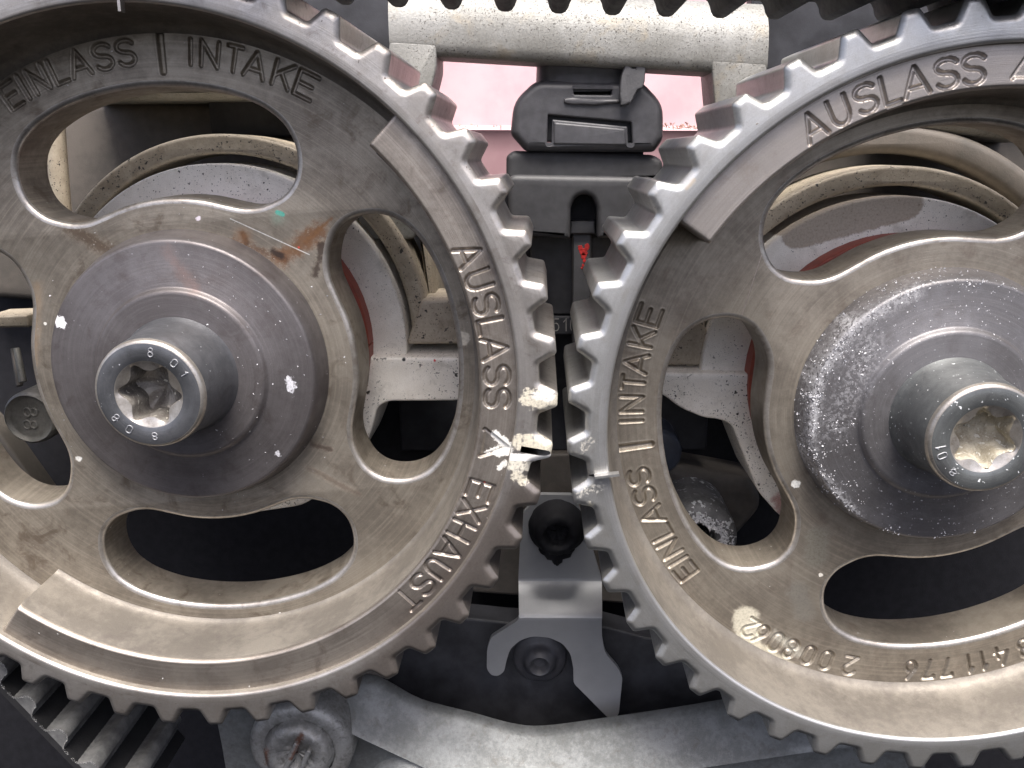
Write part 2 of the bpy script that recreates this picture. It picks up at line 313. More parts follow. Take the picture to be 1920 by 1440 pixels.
M['hub_R'] = metal('hub_right', (.17, .165, .17), (.125, .12, .122), centre=CR, streak=.2, dark=(.09, .08, .08), dark_amt=.4, metallic=.55, rough=(.36, .55), specks=[((.5, .5, .52), 2.6, .69)], spots=[
    dict(a=(40.2, -32), b=(44.5, -24.5), r=2.0, c=(.45, .45, .46), soft=2.2, amp=3.5, ns=1.6, op=.6, holes=.44), dict(a=(39.6, -45), b=(40.0, -33), r=1.7, c=(.5, .5, .51), soft=1.8, amp=3.5, ns=1.6, op=.65, holes=.44),
    dict(a=(44.5, -24.5), b=(53, -19.5), r=1.7, c=(.45, .45, .46), soft=1.8, amp=3.5, ns=1.6, op=.55, holes=.44), dict(a=(40.5, -46), b=(48, -54), r=1.2, c=(.5, .5, .51), soft=1.2, amp=3, ns=1.8, op=.55, holes=.46),
    dict(a=(43, -40), b=(47, -27), r=3.5, c=(.34, .34, .35), soft=3, amp=5, ns=1.4, op=.5, holes=.5)])
M['bolt_L'] = metal('bolt_left', (.165, .17, .182), (.115, .12, .128), centre=CL, streak=.25, dark=(.08, .08, .085), dark_amt=.6, metallic=.7, rough=(.28, .45), specks=[((.5, .5, .53), 2.2, .72)])
M['bolt_R'] = metal('bolt_right', (.21, .222, .22), (.145, .153, .155), centre=CR, streak=.25, dark=(.08, .075, .08), dark_amt=.5, metallic=.7, rough=(.26, .45), specks=[((.62, .64, .64), 1.6, .68)])
M['grime_L'] = metal('socket_left', (.26, .245, .22), (.15, .135, .12), metallic=.4, rough=(.3, .6), specks=[((.6, .58, .5), 1.6, .66)], mott=.5, bump=.6)
M['grime_R'] = metal('socket_right', (.48, .445, .36), (.30, .265, .20), metallic=.2, rough=(.35, .6), specks=[((.65, .63, .56), 1.6, .62)], mott=.5, bump=.7)
M['mark'] = metal('stamped_metal', (.5, .5, .5), (.35, .35, .36), metallic=.7, rough=(.25, .45), mott=.8)
M['crust'] = metal('white_corrosion', (.75, .75, .76), (.5, .5, .52), metallic=0., rough=(.5, .7), mott=2)
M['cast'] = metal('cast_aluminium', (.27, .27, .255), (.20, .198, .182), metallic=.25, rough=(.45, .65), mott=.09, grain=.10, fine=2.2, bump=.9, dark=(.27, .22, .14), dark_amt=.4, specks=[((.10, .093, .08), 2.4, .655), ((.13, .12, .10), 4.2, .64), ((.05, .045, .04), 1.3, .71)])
M['cast_face'] = metal('machined_aluminium', (.86, .825, .75), (.76, .72, .64), metallic=.12, rough=(.38, .6), mott=.08, grain=.08, bump=.5, dark=(.30, .27, .21), dark_amt=.4, specks=[((.05, .045, .035), 1.5, .66), ((.10, .09, .07), 3.2, .65)], spots=[
    dict(a=(42, -60), b=(44, -64), r=2.0, c=(.36, .10, .08), soft=1.5, amp=3.5, op=.7), dict(a=(36, -38.2), b=(38, -39), r=.8, c=(.08, .04, .03), soft=.5, amp=2.0),
    dict(a=(42.5, -13), b=(59.5, -8.6), r=3.2, c=(.40, .33, .25), soft=.5, amp=1.5, op=.85), dict(a=(-18.6, -34.0), r=.35, c=(.6, .06, .05), soft=.2, amp=.8), dict(a=(-24, -33.8), r=.4, c=(.02, .02, .02), soft=.2, amp=.5)])
M['cast_tan'] = metal('stained_aluminium', (.42, .365, .285), (.33, .285, .215), metallic=.2, rough=(.45, .65), mott=.09, grain=.08, fine=2.5, bump=.8, dark=(.16, .125, .085), dark_amt=.45, specks=[((.04, .035, .03), 1.5, .655), ((.08, .07, .055), 3.2, .65)])
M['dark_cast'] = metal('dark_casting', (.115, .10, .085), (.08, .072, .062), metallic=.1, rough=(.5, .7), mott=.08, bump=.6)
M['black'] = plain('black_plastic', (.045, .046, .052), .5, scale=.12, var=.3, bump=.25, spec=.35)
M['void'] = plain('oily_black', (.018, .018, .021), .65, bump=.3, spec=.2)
M['plug'] = plain('connector_plastic', (.07, .07, .077), .42, bump=.3, fine=7)
M['plug2'] = plain('sensor_plastic', (.052, .052, .055), .5, bump=.35, fine=9)
M['broken'] = plain('torn_plastic', (.10, .10, .105), .35, bump=.6, fine=3)
M['print'] = plain('pale_lettering', (.32, .31, .29), .6, bump=.1)
M['redpaint'] = plain('red_paint', (.62, .03, .025), .5, bump=.3)
M['panel'] = plain('faded_red_paint', (.45, .275, .30), .4, var=.06, scale=.09, bump=.12, c2=(.52, .345, .365))
M['dust'] = metal('panel_dirt', (.45, .30, .24), (.3, .2, .16), metallic=0., mott=.4)
M['steel'] = metal('stamped_steel', (.40, .405, .41), (.36, .365, .37), metallic=.5, rough=(.42, .52), mott=.05, grain=.03, bump=.12, fine=6)
M['arm'] = metal('die_cast_arm', (.215, .225, .222), (.15, .157, .153), metallic=.4, rough=(.42, .62), mott=.2, grain=.07, bump=.5, dark=(.10, .085, .07), dark_amt=.4)
M['rubber'] = plain('belt_rubber', (.016, .016, .017), .6, bump=.4, spec=.35)
M['belt_cloth'] = plain('belt_fabric', (.15, .15, .145), .7, var=.3, scale=.35, bump=.8, fine=2.2, spec=.3, c2=(.07, .07, .07))
M['thread'] = plain('belt_threads', (.32, .32, .31), .8, bump=.3)
M['dirty_bolt'] = metal('dirty_bolt', (.33, .33, .315), (.22, .215, .20), metallic=.5, rough=(.35, .6), mott=.25, bump=.9, dark=(.05, .045, .04), dark_amt=.6, spots=[dict(a=(-50.8, -104), b=(-51.5, -108), r=.9, c=(.12, .06, .04), soft=.8, amp=2.6, holes=.4), dict(a=(-44, -100.5), b=(-46, -105), r=.8, c=(.12, .06, .04), soft=.8, amp=2.6, holes=.4)])
M['grey_bolt'] = metal('grey_bolt', (.24, .235, .21), (.18, .175, .155), metallic=.45, rough=(.4, .6), mott=.3, bump=.6, dark=(.08, .075, .065), dark_amt=.5)
M['seal'] = plain('red_oil_seal', (.30, .055, .03), .45, bump=.2)
M['blue_cap'] = plain('blue_grey_cap', (.05, .06, .085), .4, bump=.15)
M['pipe'] = metal('crusted_pipe', (.20, .20, .20), (.13, .13, .13), metallic=.3, rough=(.5, .7), mott=.3, bump=.7, specks=[((.6, .62, .62), .8, .6)])

# ================================================================ camshaft pulleys
N_T = 46; PIT = 2*math.pi/N_T; TIP0 = math.radians(1.42)
R_IN, R_ROOT, R_TIP, R_W = 50.28, 53.4, 56.0, 51.6
WEB_Z, BAND_Z = -11.5, -1.2
def tooth_profile(i):
    """half pitch mirrored; i = inset of the front edge"""
    half = PIT/2
    wt, wr = 1.07-.62*i, 2.27-.62*i; rt, rr = R_TIP-i, R_ROOT-i
    def bez(a, b, c, n): return [((1-t)**2*a[0]+2*t*(1-t)*b[0]+t*t*c[0], (1-t)**2*a[1]+2*t*(1-t)*b[1]+t*t*c[1]) for t in np.linspace(0, 1, n)]
    dx, dr = wr-wt, rt-rr; L = math.hypot(dx, dr); ux, ur = dx/L, -dr/L
    pts = [(0, rt+.0)]
    k = min(.42, wt*.8); pts += bez((wt-k, rt), (wt, rt), (wt+ux*k, rt+ur*k), 6)
    k2 = .5+.5*i; e = min(wr+.55+.35*i, half*rr-.12)
    pts += bez((wr-ux*k2, rr-ur*k2), (wr, rr), (e, rr), 7)
    pts.append((half*rr, rr))
    h = []
    for x, r in pts: h.append((min(x/r, half), r))
    return [(-a, r) for a, r in h[::-1]][:-1]+h
def tooth_mesh(name, mat):
    zb = -28.; rows = []
    c, cz = 1.0, .62
    for k in range(7):
        t = k/6; rows.append((c*(1-t), -cz*t**1.9))
    rows += [(-.02, -cz-.05), (0, -cz-.2), (0, -7), (0, -14), (0, -21), (0, zb+.4), (.15, zb+.12), (.4, zb)]
    v = []; f = []; n = None
    for ins, z in rows:
        p = tooth_profile(ins); n = len(p)
        for a, r in p: v.append((r*math.cos(a), r*math.sin(a), z))
    for k in range(len(rows)-1):
        for i in range(n-1): f.append([k*n+i, k*n+i+1, (k+1)*n+i+1, (k+1)*n+i])
    m = 8; angs = np.linspace(-PIT/2, PIT/2, m+1)
    for z, k in ((0, 0), (zb, len(rows)-1)):
        b = len(v); v += [(R_W*math.cos(a), R_W*math.sin(a), z) for a in angs]
        f.append([k*n+i for i in range(n)]+[b+i for i in range(m, -1, -1)])
    return mesh(name, v, f, mat, sharp=27)
def cut(me, lines, z, width, depth):
    """mill straight grooves into a finished mesh (real edges)"""
    a = bpy.data.objects.new('tmp_a', me); COL.objects.link(a); bm = bmesh.new()
    for p, q in lines:
        p, q = np.array(p), np.array(q); d = (q-p)/np.linalg.norm(q-p); nn = np.array([-d[1], d[0]])*width/2
        ring = []
        for e in (p, q):
            ring.append([bm.verts.new(conv((x[0], x[1], zz))[0]) for x, zz in ((e-nn, z+1), (e-nn, z), (e-nn*.35, z-depth), (e+nn*.35, z-depth), (e+nn, z), (e+nn, z+1))])
        for i in range(6): bm.faces.new([ring[0][i], ring[0][(i+1) % 6], ring[1][(i+1) % 6], ring[1][i]])
        bm.faces.new(ring[0][::-1]); bm.faces.new(ring[1])
    bmesh.ops.recalc_face_normals(bm, faces=bm.faces); mb = bpy.data.meshes.new('tmp_b'); bm.to_mesh(mb); bm.free()
    b = bpy.data.objects.new('tmp_b', mb); COL.objects.link(b)
    md = a.modifiers.new('b', 'BOOLEAN'); md.object = b; md.operation = 'DIFFERENCE'; md.solver = 'EXACT'
    bpy.context.view_layer.update()
    out = bpy.data.meshes.new_from_object(a.evaluated_get(bpy.context.evaluated_depsgraph_get()))
    for o in (a, b): bpy.data.objects.remove(o)
    bpy.data.meshes.remove(mb)
    return out
def engrave(A, Rr, texts, hw, depth):
    """height field for grooves: texts = (char, a_left, a_right, r_base, r_cap) with angles in degrees"""
    Z = np.zeros_like(A)
    for ch, al, ar, rb, rc in texts:
        lo, hi = min(al, ar)-1.6, max(al, ar)+1.6
        msk = (A > lo) & (A < hi) & (Rr > rb-1.2) & (Rr < rc+1.2)
        if not msk.any(): continue
        rm = (rb+rc)/2; sa = np.radians(A[msk]-al)*rm*-1; rr = Rr[msk]; wdt = np.radians(al-ar)*rm
        d = np.full(sa.shape, 9.)
        for L in GL[ch]:
            P = [(x*wdt, rb+y*(rc-rb)) for x, y in L]
            for (x0, y0), (x1, y1) in zip(P[:-1], P[1:]):
                vx, vy = x1-x0, y1-y0; l2 = vx*vx+vy*vy+1e-9
                t = np.clip(((sa-x0)*vx+(rr-y0)*vy)/l2, 0, 1); d = np.minimum(d, np.hypot(sa-x0-t*vx, rr-y0-t*vy))
        t = np.clip((hw-d)/(hw*.75), 0, 1); g = -depth*t*t*(3-2*t)+.035*np.exp(-((d-hw-.1)/.12)**2)
        Z[msk] = np.where(np.abs(g) > np.abs(Z[msk]), g, Z[msk])
    return Z
def ang_samples(a0, a1, fine, fa=.16, ca=.9):
    out = []; a = a0
    while a < a1-1e-6:
        out.append(a); a += fa if any(l-.5 <= a <= h+.5 for l, h in fine) else ca
    return np.array(out+[a1])
BAND_TXT = [('A', 19.8, 16.4), ('U', 15, 12.4), ('S', 10.9, 8.0), ('L', 6.8, 4.4), ('A', 3.7, -.1), ('S', -1.3, -4.4), ('S', -5.3, -8.4),
            ('E', -22.6, -25.7), ('X', -26.7, -29.8), ('H', -31.1, -34.0), ('A', -35.3, -38.9), ('U', -40.1, -42.7), ('S', -44.0, -47.1), ('T', -48.4, -50.9)]
BAND_TXT = [(c, a, b, 45.75, 49.25) for c, a, b in BAND_TXT]+[('^', -12.7, -17.8, 46.1, 49.7)]
WEB_TXT = [('I', 80.6, 79.2), ('N', 78.0, 75.0), ('T', 73.3, 70.9), ('A', 70.2, 66.5), ('K', 64.8, 61.7), ('E', 60.6, 57.3),
           ('E', 115.8, 113.1), ('I', 112.4, 111.0), ('N', 109.9, 107), ('L', 105.6, 103.1), ('A', 102.2, 98.5), ('S', 97.2, 94.2), ('S', 93.0, 90.0),
           ('2', 157.6, 154.9), ('0', 152.3, 149.9), ('0', 148.4, 146.1), ('8', 144.5, 141.9), ('0', 141.0, 138.5), ('6', 137.2, 134.9), ('2', 134.7, 132.1),
           ('6', 170.0, 167.7), ('7', 173.6, 171.2), ('7', 177.3, 174.9), ('1', 181.6, 179.9), ('1', 184.4, 182.7), ('4', 188.6, 185.9), ('3', 193.2, 190.8)]
WEB_TXT = [(c, a, b, 44.1, 47.45) for c, a, b in WEB_TXT]
def grid_faces(na, nr, closed=False):
    f = []
    for i in range(na if closed else na-1):
        j = (i+1) % na
        for k in range(nr-1): f.append([i*nr+k, j*nr+k, j*nr+k+1, i*nr+k+1])
    return f
KID = [(25.6, 20), (25.75, 24), (26.1, 27.3), (27, 31.0), (28.4, 33.9), (30, 36), (31.6, 36.9), (33.4, 36.9), (35.1, 36.0), (36.8, 34.4), (38.1, 32.6), (39.3, 30.2), (40.1, 27.4), (40.7, 23.5), (41.0, 18)]
def kidney(phi):
    rp = [(r, a) for r, a in KID]
    side = [(r*math.cos(math.radians(a)), r*math.sin(math.radians(a))) for r, a in rp]
    inner = [(25.6*math.cos(math.radians(a)), 25.6*math.sin(math.radians(a))) for a in np.linspace(-14, 14, 7)]
    outer = [(41.05*math.cos(math.radians(a)), 41.05*math.sin(math.radians(a))) for a in np.linspace(13, -13, 7)]
    p = side+outer+[(x, -y) for x, y in side[::-1]]+inner
    p = spline(p, 4)
    c, s = math.cos(phi), math.sin(phi)
    return np.stack([p[:, 0]*c-p[:, 1]*s, p[:, 0]*s+p[:, 1]*c], 1)
def web_mesh():
    fine = [(56, 117), (131, 195)]
    A = ang_samples(0, 360, fine, .135, .8)[:-1]; R = np.linspace(42.0, 48.05, 58)
    AA, RR = np.meshgrid(A, R, indexing='ij')
    Z = engrave(AA, RR, WEB_TXT, .36, .38)+engrave(AA, RR, [('|', 85.9, 84.3, 43.0, 48.6)], .62, .6)
    a = np.radians(AA); V = np.stack([RR*np.cos(a), RR*np.sin(a), WEB_Z+Z], -1).reshape(-1, 3)
    mb = MB(); worn = []; mb.add(V.tolist(), grid_faces(len(A), len(R), True))
    ring = [(R[0]*math.cos(math.radians(x)), R[0]*math.sin(math.radians(x))) for x in A]
    hub = [(14*math.cos(x), 14*math.sin(x)) for x in np.linspace(0, 2*math.pi, 73)[:-1]]
    b = .85; loops = [ring, hub]; loopsb = [[(x, y) for x, y in ring[::3]], hub]
    for q in range(4):
        p = kidney(q*math.pi/2); rings = []
        for k in range(6):
            ph = k/5*math.pi/2; o = offset(p, b*(1-math.sin(ph))); z = WEB_Z-b*.8*(1-math.cos(ph)); rings.append([(x, y, z) for x, y in o])
        o = offset(p, -.12); rings.append([(x, y, -15.5) for x, y in o]); o = offset(p, -.2); rings.append([(x, y, -19.2) for x, y in o])
        n = len(p); f0 = len(mb.f); mb.add([t for r in rings for t in r], [[k*n+i, k*n+(i+1) % n, (k+1)*n+(i+1) % n, (k+1)*n+i] for k in range(len(rings)-1) for i in range(n)]); worn.append((f0, f0+5*n))
        loops.append([(t[0], t[1]) for t in rings[0]]); loopsb.append([(t[0], t[1]) for t in rings[-1]])
    t = tess(loops); flat = [q for l in loops for q in l]; mb.add([(x, y, WEB_Z) for x, y in flat], t)
    t = tess(loopsb); flat = [q for l in loopsb for q in l]; mb.add([(x, y, -19.2) for x, y in flat], t)
    me = mb.mesh('web', M['web_L'], sharp=50, second=(0, 0, worn)); me.materials.append(M['edge']); return me
BAND_A0, BAND_A1 = -132.0, 42.1
def band_mesh():
    A = ang_samples(BAND_A0, BAND_A1, [(-52, 21)], .125, .7)
    # extra rows to round the two ends
    e = np.array([0, .06, .14, .26, .42, .6]); A = np.unique(np.concatenate([A, BAND_A0+e, BAND_A1-e]))
    prof = [(43.5, -11.55), (43.9, -11.3), (44.2, -10.8), (44.4, -10), (44.75, -5), (44.95, -1.95), (45.05, -1.55), (45.25, -1.28)]
    R = np.concatenate([np.linspace(45.45, 50.0, 46), [50.2, 50.6]])
    nr = len(prof)+len(R); AA, RR = np.meshgrid(A, R, indexing='ij')
    Z = BAND_Z+engrave(AA, RR, BAND_TXT, .38, .42)
    sa = np.radians(-12.7-AA)*47.9; wdt = np.radians(5.1)*47.9; u = sa/wdt; vv = (RR-46.1)/3.6
    inside = np.clip(np.minimum(np.minimum(u*2-vv, (1-u)*2-vv), (vv+.02)*1.2)/.12, 0, 1); Z = np.minimum(Z, BAND_Z-.33*inside*((u > 0) & (u < 1)))
    Z[:, -2] = BAND_Z+.03
    tri = engrave(AA, RR, [], .5, .5)
    # the arrow's inside is a shallow pocket
    Zs = []
    V = []
    for i, a in enumerate(A):
        t = min(a-BAND_A0, BAND_A1-a)*math.radians(1)*47; c = .5; dz = -(c-math.sqrt(max(0, c*c-(c-min(t, c))**2)))
        ca, sa = math.cos(math.radians(a)), math.sin(math.radians(a))
        for r, z in prof: V.append((r*ca, r*sa, max(-11.55, z+dz*(1 if z > -3 else .2))))
        for k, r in enumerate(R): V.append((r*ca, r*sa, Z[i, k]+dz))
    mb = MB(); mb.add(V, grid_faces(len(A), nr))
    for a, i in ((A[0], 0), (A[-1], len(A)-1)):
        P = V[i*nr:(i+1)*nr]; P2 = P+[(50.6*math.cos(math.radians(a)), 50.6*math.sin(math.radians(a)), -11.55)]
        mb.add(P2, [list(range(len(P2)))])
    me = mb.mesh('raised_band', M['band_L'], sharp=48, second=(0, 0, [(i*(nr-1), i*(nr-1)+5) for i in range(len(A)-1)])); me.materials.append(M['wall']); return me
def rim_mesh():
    prof = [(R_W, 0), (50.75, 0), (50.5, -.06), (50.33, -.24), (50.26, -.5), (50.05, -2.5), (49.75, -7), (49.5, -9.2), (49.2, -10.3), (48.75, -11.1), (48.05, -11.5),
            (47.6, -15), (48.05, -19.2), (49.3, -20), (49.5, -27.7), (R_W, -28.0)]
    v, f = lathe(prof, N_T*8); k = len(prof)-1
    me = mesh('rim', v, f, M['rim_L'], sharp=50, second=(0, 0, [(i*k+4, i*k+13) for i in range(N_T*8)])); me.materials.append(M['web_L']); return me
def hub_mesh():
    prof = [(0, -6.2), (6, -6.2), (12.1, -6.2), (12.5, -6.28), (12.78, -6.5), (12.95, -6.95), (13.25, -7.15), (19.45, -7.2), (19.8, -7.3), (20.02, -7.6), (20.3, -8.4), (21.0, -11.2), (21.1, -11.7)]
    v, f = lathe(prof, 160); return mesh('hub_flange', v, f, M['hub_L'], sharp=60)
def star(k, ph=0., ragged=.0, seed=1):
    rng = np.random.RandomState(seed); th = np.linspace(0, 2*math.pi, 121)[:-1]
    r = 3.78+.58*np.cos(6*(th-ph)); r = r+.10*np.cos(12*(th-ph)); nz = rng.randn(24); nz = np.interp(th, np.linspace(0, 2*math.pi, 24), nz)
    r = r*k+ragged*nz
    return [(a*math.cos(t), a*math.sin(t)) for a, t in zip(r, th)]
def bolt_mesh(name, mat, seed):
    ZF = 4.0; n = 120
    th = np.linspace(0, 2*math.pi, n+1)[:-1]; circ = lambda r, z: [(r*math.cos(t), r*math.sin(t), z) for t in th]
    st = star(1, 0, .06, seed)
    rings = [circ(8.9, -6.3), circ(8.55, -5.6), circ(8.3, -4.2), circ(8.05, -1.5), circ(7.85, 1.5), circ(7.72, 3.1), circ(7.6, 3.6), circ(7.4, 3.88), circ(7.15, ZF), circ(4.75, ZF), circ(4.6, ZF-.1)]
    rings.append([(x, y, ZF-.45) for x, y in st]); 
    v = [q for r in rings for q in r]; f = [[k*n+i, k*n+(i+1) % n, (k+1)*n+(i+1) % n, (k+1)*n+i] for k in range(len(rings)-1) for i in range(n)]
    me = mesh(name, v, f, mat, sharp=42, second=(0, 0, [(5*n, 8*n), (9*n, 11*n)])); me.materials.append(M['edge']); return me
def socket_mesh(name, mat, seed, fill):
    n = 120; ZF = 3.55; st = np.array(star(1, 0, .06, seed)); rng = np.random.RandomState(seed)
    rings = []
    for k, z in ((1, ZF), (.985, ZF-.4), (.97, ZF-2.5), (.96, ZF-5.0), (.7, ZF-5.6), (.4, ZF-5.9), (.02, ZF-5.7)):
        R = []
        for x, y in st*k:
            low = max(0, -y/4.2)             # packed dirt lies in the bottom of the socket
            zz = z+(fill*low*min(1, (ZF-z)/3))+rng.uniform(-.05, .05)*(ZF-z > 1)
            R.append((x, y, zz))
        rings.append(R)
    v = [q for r in rings for q in r]; f = [[k*n+i, k*n+(i+1) % n, (k+1)*n+(i+1) % n, (k+1)*n+i] for k in range(len(rings)-1) for i in range(n)]
    return mesh(name, v, f, mat, sharp=42)

ME_TOOTH = tooth_mesh('tooth', M['tooth_L']); ME_WEB = web_mesh(); ME_BAND = band_mesh(); ME_RIM0 = rim_mesh(); ME_HUB = hub_mesh()
def pol(r, a): a = math.radians(a); return (r*math.cos(a), r*math.sin(a))
NOTCH, GROOVE = 84.4, -14.65
ME_RIM = cut(ME_RIM0, [(pol(49, NOTCH), pol(52.5, NOTCH))], 0, .36, .5)
ME_RIM.set_sharp_from_angle(angle=math.radians(50))
def pulley(name, label, c, rot, sfx, bolt_ph, bolt_seed, fill):
    root = thing(name, label, 'pulley', (c[0], c[1], 0), rot, 'pair of toothed camshaft pulleys')
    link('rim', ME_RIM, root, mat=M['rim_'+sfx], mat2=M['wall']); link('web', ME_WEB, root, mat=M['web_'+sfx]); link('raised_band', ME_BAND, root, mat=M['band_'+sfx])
    for i in range(N_T):
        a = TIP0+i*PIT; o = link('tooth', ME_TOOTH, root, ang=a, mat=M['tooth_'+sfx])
        d = (math.degrees(a)+180) % 360-180
        for g, r0, r1, wd in ((NOTCH, 50, 54.5, .36), (GROOVE, 50, 57.5, .95)):
            if abs(d-g) < math.degrees(PIT)*.52:
                me = ME_TOOTH.copy(); b = g-d; p, q = pol(r0, b), pol(r1, b)
                me = cut(me, [(p, q)], 0, wd, .5); me.set_sharp_from_angle(angle=math.radians(27)); o.data = me
                o.material_slots[0].link = 'OBJECT'; o.material_slots[0].material = M['tooth_'+sfx]
    link('hub_flange', ME_HUB, root, mat=M['hub_'+sfx])
    b = link('centre_bolt', bolt_mesh('centre_bolt', M['bolt_'+sfx], bolt_seed), root, ang=math.radians(bolt_ph)-rot)
    s = bpy.data.objects.new('socket', socket_mesh('socket', M['grime_'+sfx], bolt_seed, fill)); COL.objects.link(s); s.parent = b
    # dirt must lie towards the ground: undo the bolt's turn for the fill direction
    return root, b
PL, BL = pulley('cam_pulley', 'brown worn toothed pulley with white paint on its timing mark, camshaft wheel on the left', CL, ROT_L, 'L', 55, 3, 1.2)
PR, BR = pulley('cam_pulley', 'cleaner grey toothed pulley with crusted white hub rim and stamped number 2008062', CR, ROT_R, 'R', 40, 8, 3.6)
def marks(bolt, items, z=4.0):
    for ch, ang, r, h, wd in items:      # characters round the bolt head, feet towards the centre
        a = math.radians(ang); mb_l = []
        for L in GL[ch]: mb_l.append([(r*math.cos(a)+((x-.5)*wd)*math.sin(a)+(y-.5)*h*math.cos(a), r*math.sin(a)-((x-.5)*wd)*math.cos(a)+(y-.5)*h*math.sin(a)) for x, y in L])
        me = ball_strokes(mb_l, z, .2, .09).mesh('stamped_mark', M['mark']); o = link('stamped_mark', me, bolt)
        o.rotation_euler = (0, 0, 0)
loc = lambda ph, g: g-ph
marks(BR, [('1', loc(40, 191), 6.0, 1.25, .5), ('0', loc(40, 203), 6.0, 1.25, .8), ('8', loc(40, 231), 6.1, .8, .9)])
marks(BL, [('8', loc(55, 80), 6.0, 1.2, .7), ('0', loc(55, 47), 6.0, 1.1, .8), ('1', loc(55, 28), 6.1, 1.0, .5), ('8', loc(55, 213), 6.0, 1.1, .7), ('0', loc(55, 236), 6.0, 1.1, .8), ('8', loc(55, 271), 6.0, 1.0, .7)])
def flakes(name, pts, size, mat, parent=None, seed=1):
    rng = np.random.RandomState(seed); mb = MB()
    for p in pts:
        s = size*rng.uniform(.35, 1.2); k = rng.randn(5, 3)*s*.5; k[:, 2] = np.abs(k[:, 2])*.7
        q = k+np.array(p); mb.add(q.tolist(), [[0, 1, 2], [0, 2, 3], [0, 3, 1], [1, 3, 4], [2, 4, 3], [1, 4, 2]])
    o = link(name, mb.mesh(name, mat, smooth=False), parent); o['kind'] = 'stuff'; return o
# white corrosion crumbs along the hub edge of the right pulley, thickest on its left side
rng = np.random.RandomState(5); pts = []
for k in range(1500):
    a = math.radians(rng.choice([rng.normal(180, 45), rng.normal(150, 40), rng.uniform(60, 300)]))-ROT_R
    t = rng.rand()
    if t < .45: r = 20+rng.rand()*1.1; z = -7.4-(r-20)*3.4
    elif t < .8: r = 20.1-abs(rng.normal(0, .8)); z = -7.2
    else: r = 20.1-abs(rng.normal(0, 3.2)); z = -7.2
    pts.append((r*math.cos(a), r*math.sin(a), z))
for k in range(150):
    a = rng.uniform(0, 2*math.pi); t = rng.rand(); pts.append(((8.4-.6*t)*math.cos(a), (8.4-.6*t)*math.sin(a), -5+8*t))
cl = [pts[i] for i in rng.randint(0, len(pts), 170)]; near = []
for q in pts:
    k_ = cl[rng.randint(len(cl))]; e = rng.randn(2)*.45
    rr_ = math.hypot(k_[0]+e[0], k_[1]+e[1]); z_ = (-7.2 if rr_ < 20 else -7.4-(rr_-20)*3.4) if k_[2] < -6.9 else k_[2]
    near.append((k_[0]+e[0], k_[1]+e[1], z_) if k_[2] < -6.9 else q)
flakes('corrosion_crust', near[:900], .19, M['crust'], PR, 2)
pts = [(r*math.cos(a), r*math.sin(a), -7.2 if r > 13.2 else -6.2) for r, a in zip(rng.uniform(9, 19.5, 70), rng.uniform(-1.3, 1.3, 70))]
pts += [(r*math.cos(a), r*math.sin(a), WEB_Z) for r, a in zip(rng.uniform(21.5, 25, 40), rng.uniform(0, 6.28, 40))]
flakes('corrosion_crust', pts, .16, M['crust'], PL, 3)

# ================================================================ timing belt
RP = 56.15
def belt_path():
    """pitch path of the toothed side: over the right pulley, across, round the left pulley, away to the lower left"""
    P = []
    for a in np.linspace(28, 86, 20): P.append((CR[0]+(RP+1.2)*math.cos(math.radians(a)), CR[1]+(RP+1.2)*math.sin(math.radians(a))))
    P = [(x, y+.0) for x, y in P]
    q0 = np.array(P[-1]); q1 = np.array((CL[0]+RP*math.cos(math.radians(86)), CL[1]+RP*math.sin(math.radians(86))))
    for t in np.linspace(0, 1, 26)[1:-1]:
        b = q0*(1-t)+q1*t; P.append((b[0], b[1]-.6*math.sin(math.pi*t)))
    for a in np.linspace(86, 214, 44): P.append((CL[0]+(RP+.5)*math.cos(math.radians(a)), CL[1]+(RP+.5)*math.sin(math.radians(a))))
    e = np.array(P[-1]); g = np.array((-89.6, -83.1)); h = np.array((-71.0, -110.0))
    for t in np.linspace(0, 1, 12)[1:]: P.append(tuple((1-t)**2*e+2*t*(1-t)*(g+np.array((-2.2, 6.5)))+t*t*g))
    for t in np.linspace(0, 1, 8)[1:]: P.append(tuple(g*(1-t)+h*t))
    return np.array(P)
BP = belt_path(); seg = np.linalg.norm(np.diff(BP, axis=0), axis=1); CUM = np.concatenate([[0], np.cumsum(seg)]); LB = CUM[-1]
def belt_at(s):
    x = np.interp(s, CUM, BP[:, 0]); y = np.interp(s, CUM, BP[:, 1]); e = .8
    dx = np.interp(s+e, CUM, BP[:, 0])-np.interp(s-e, CUM, BP[:, 0]); dy = np.interp(s+e, CUM, BP[:, 1])-np.interp(s-e, CUM, BP[:, 1])
    l = math.hypot(dx, dy); tx, ty = dx/l, dy/l
    return x, y, tx, ty, -ty, tx          # normal to the left of travel = towards the pulleys (teeth side)
def zfront(s): u = s/LB; return 4.0-9.0*min(1, max(0, (u-.45)/.4))
BW = 22.0
belt = thing('timing_belt', 'black rubber timing belt with ribbed inner teeth running round the pulleys', 'belt')
v = []; f = []
NS = 260
for i in range(NS+1):
    s = LB*i/NS; x, y, tx, ty, nx, ny = belt_at(s); z = zfront(s)
    for o, zz in ((0, z-.15), (0, z-BW+.1), (-1.0, z-BW), (-1.2, z-BW+.2), (-1.2, z-.2), (-1.0, z)): v.append((x+nx*o, y+ny*o, zz))
for i in range(NS):
    for k in range(6): f.append([i*6+k, i*6+(k+1) % 6, (i+1)*6+(k+1) % 6, (i+1)*6+k])
f += [[0, 1, 2, 3, 4, 5], [NS*6+k for k in range(5, -1, -1)]]
link('belt_band', mesh('belt_band', v, f, M['rubber'], sharp=40), belt)
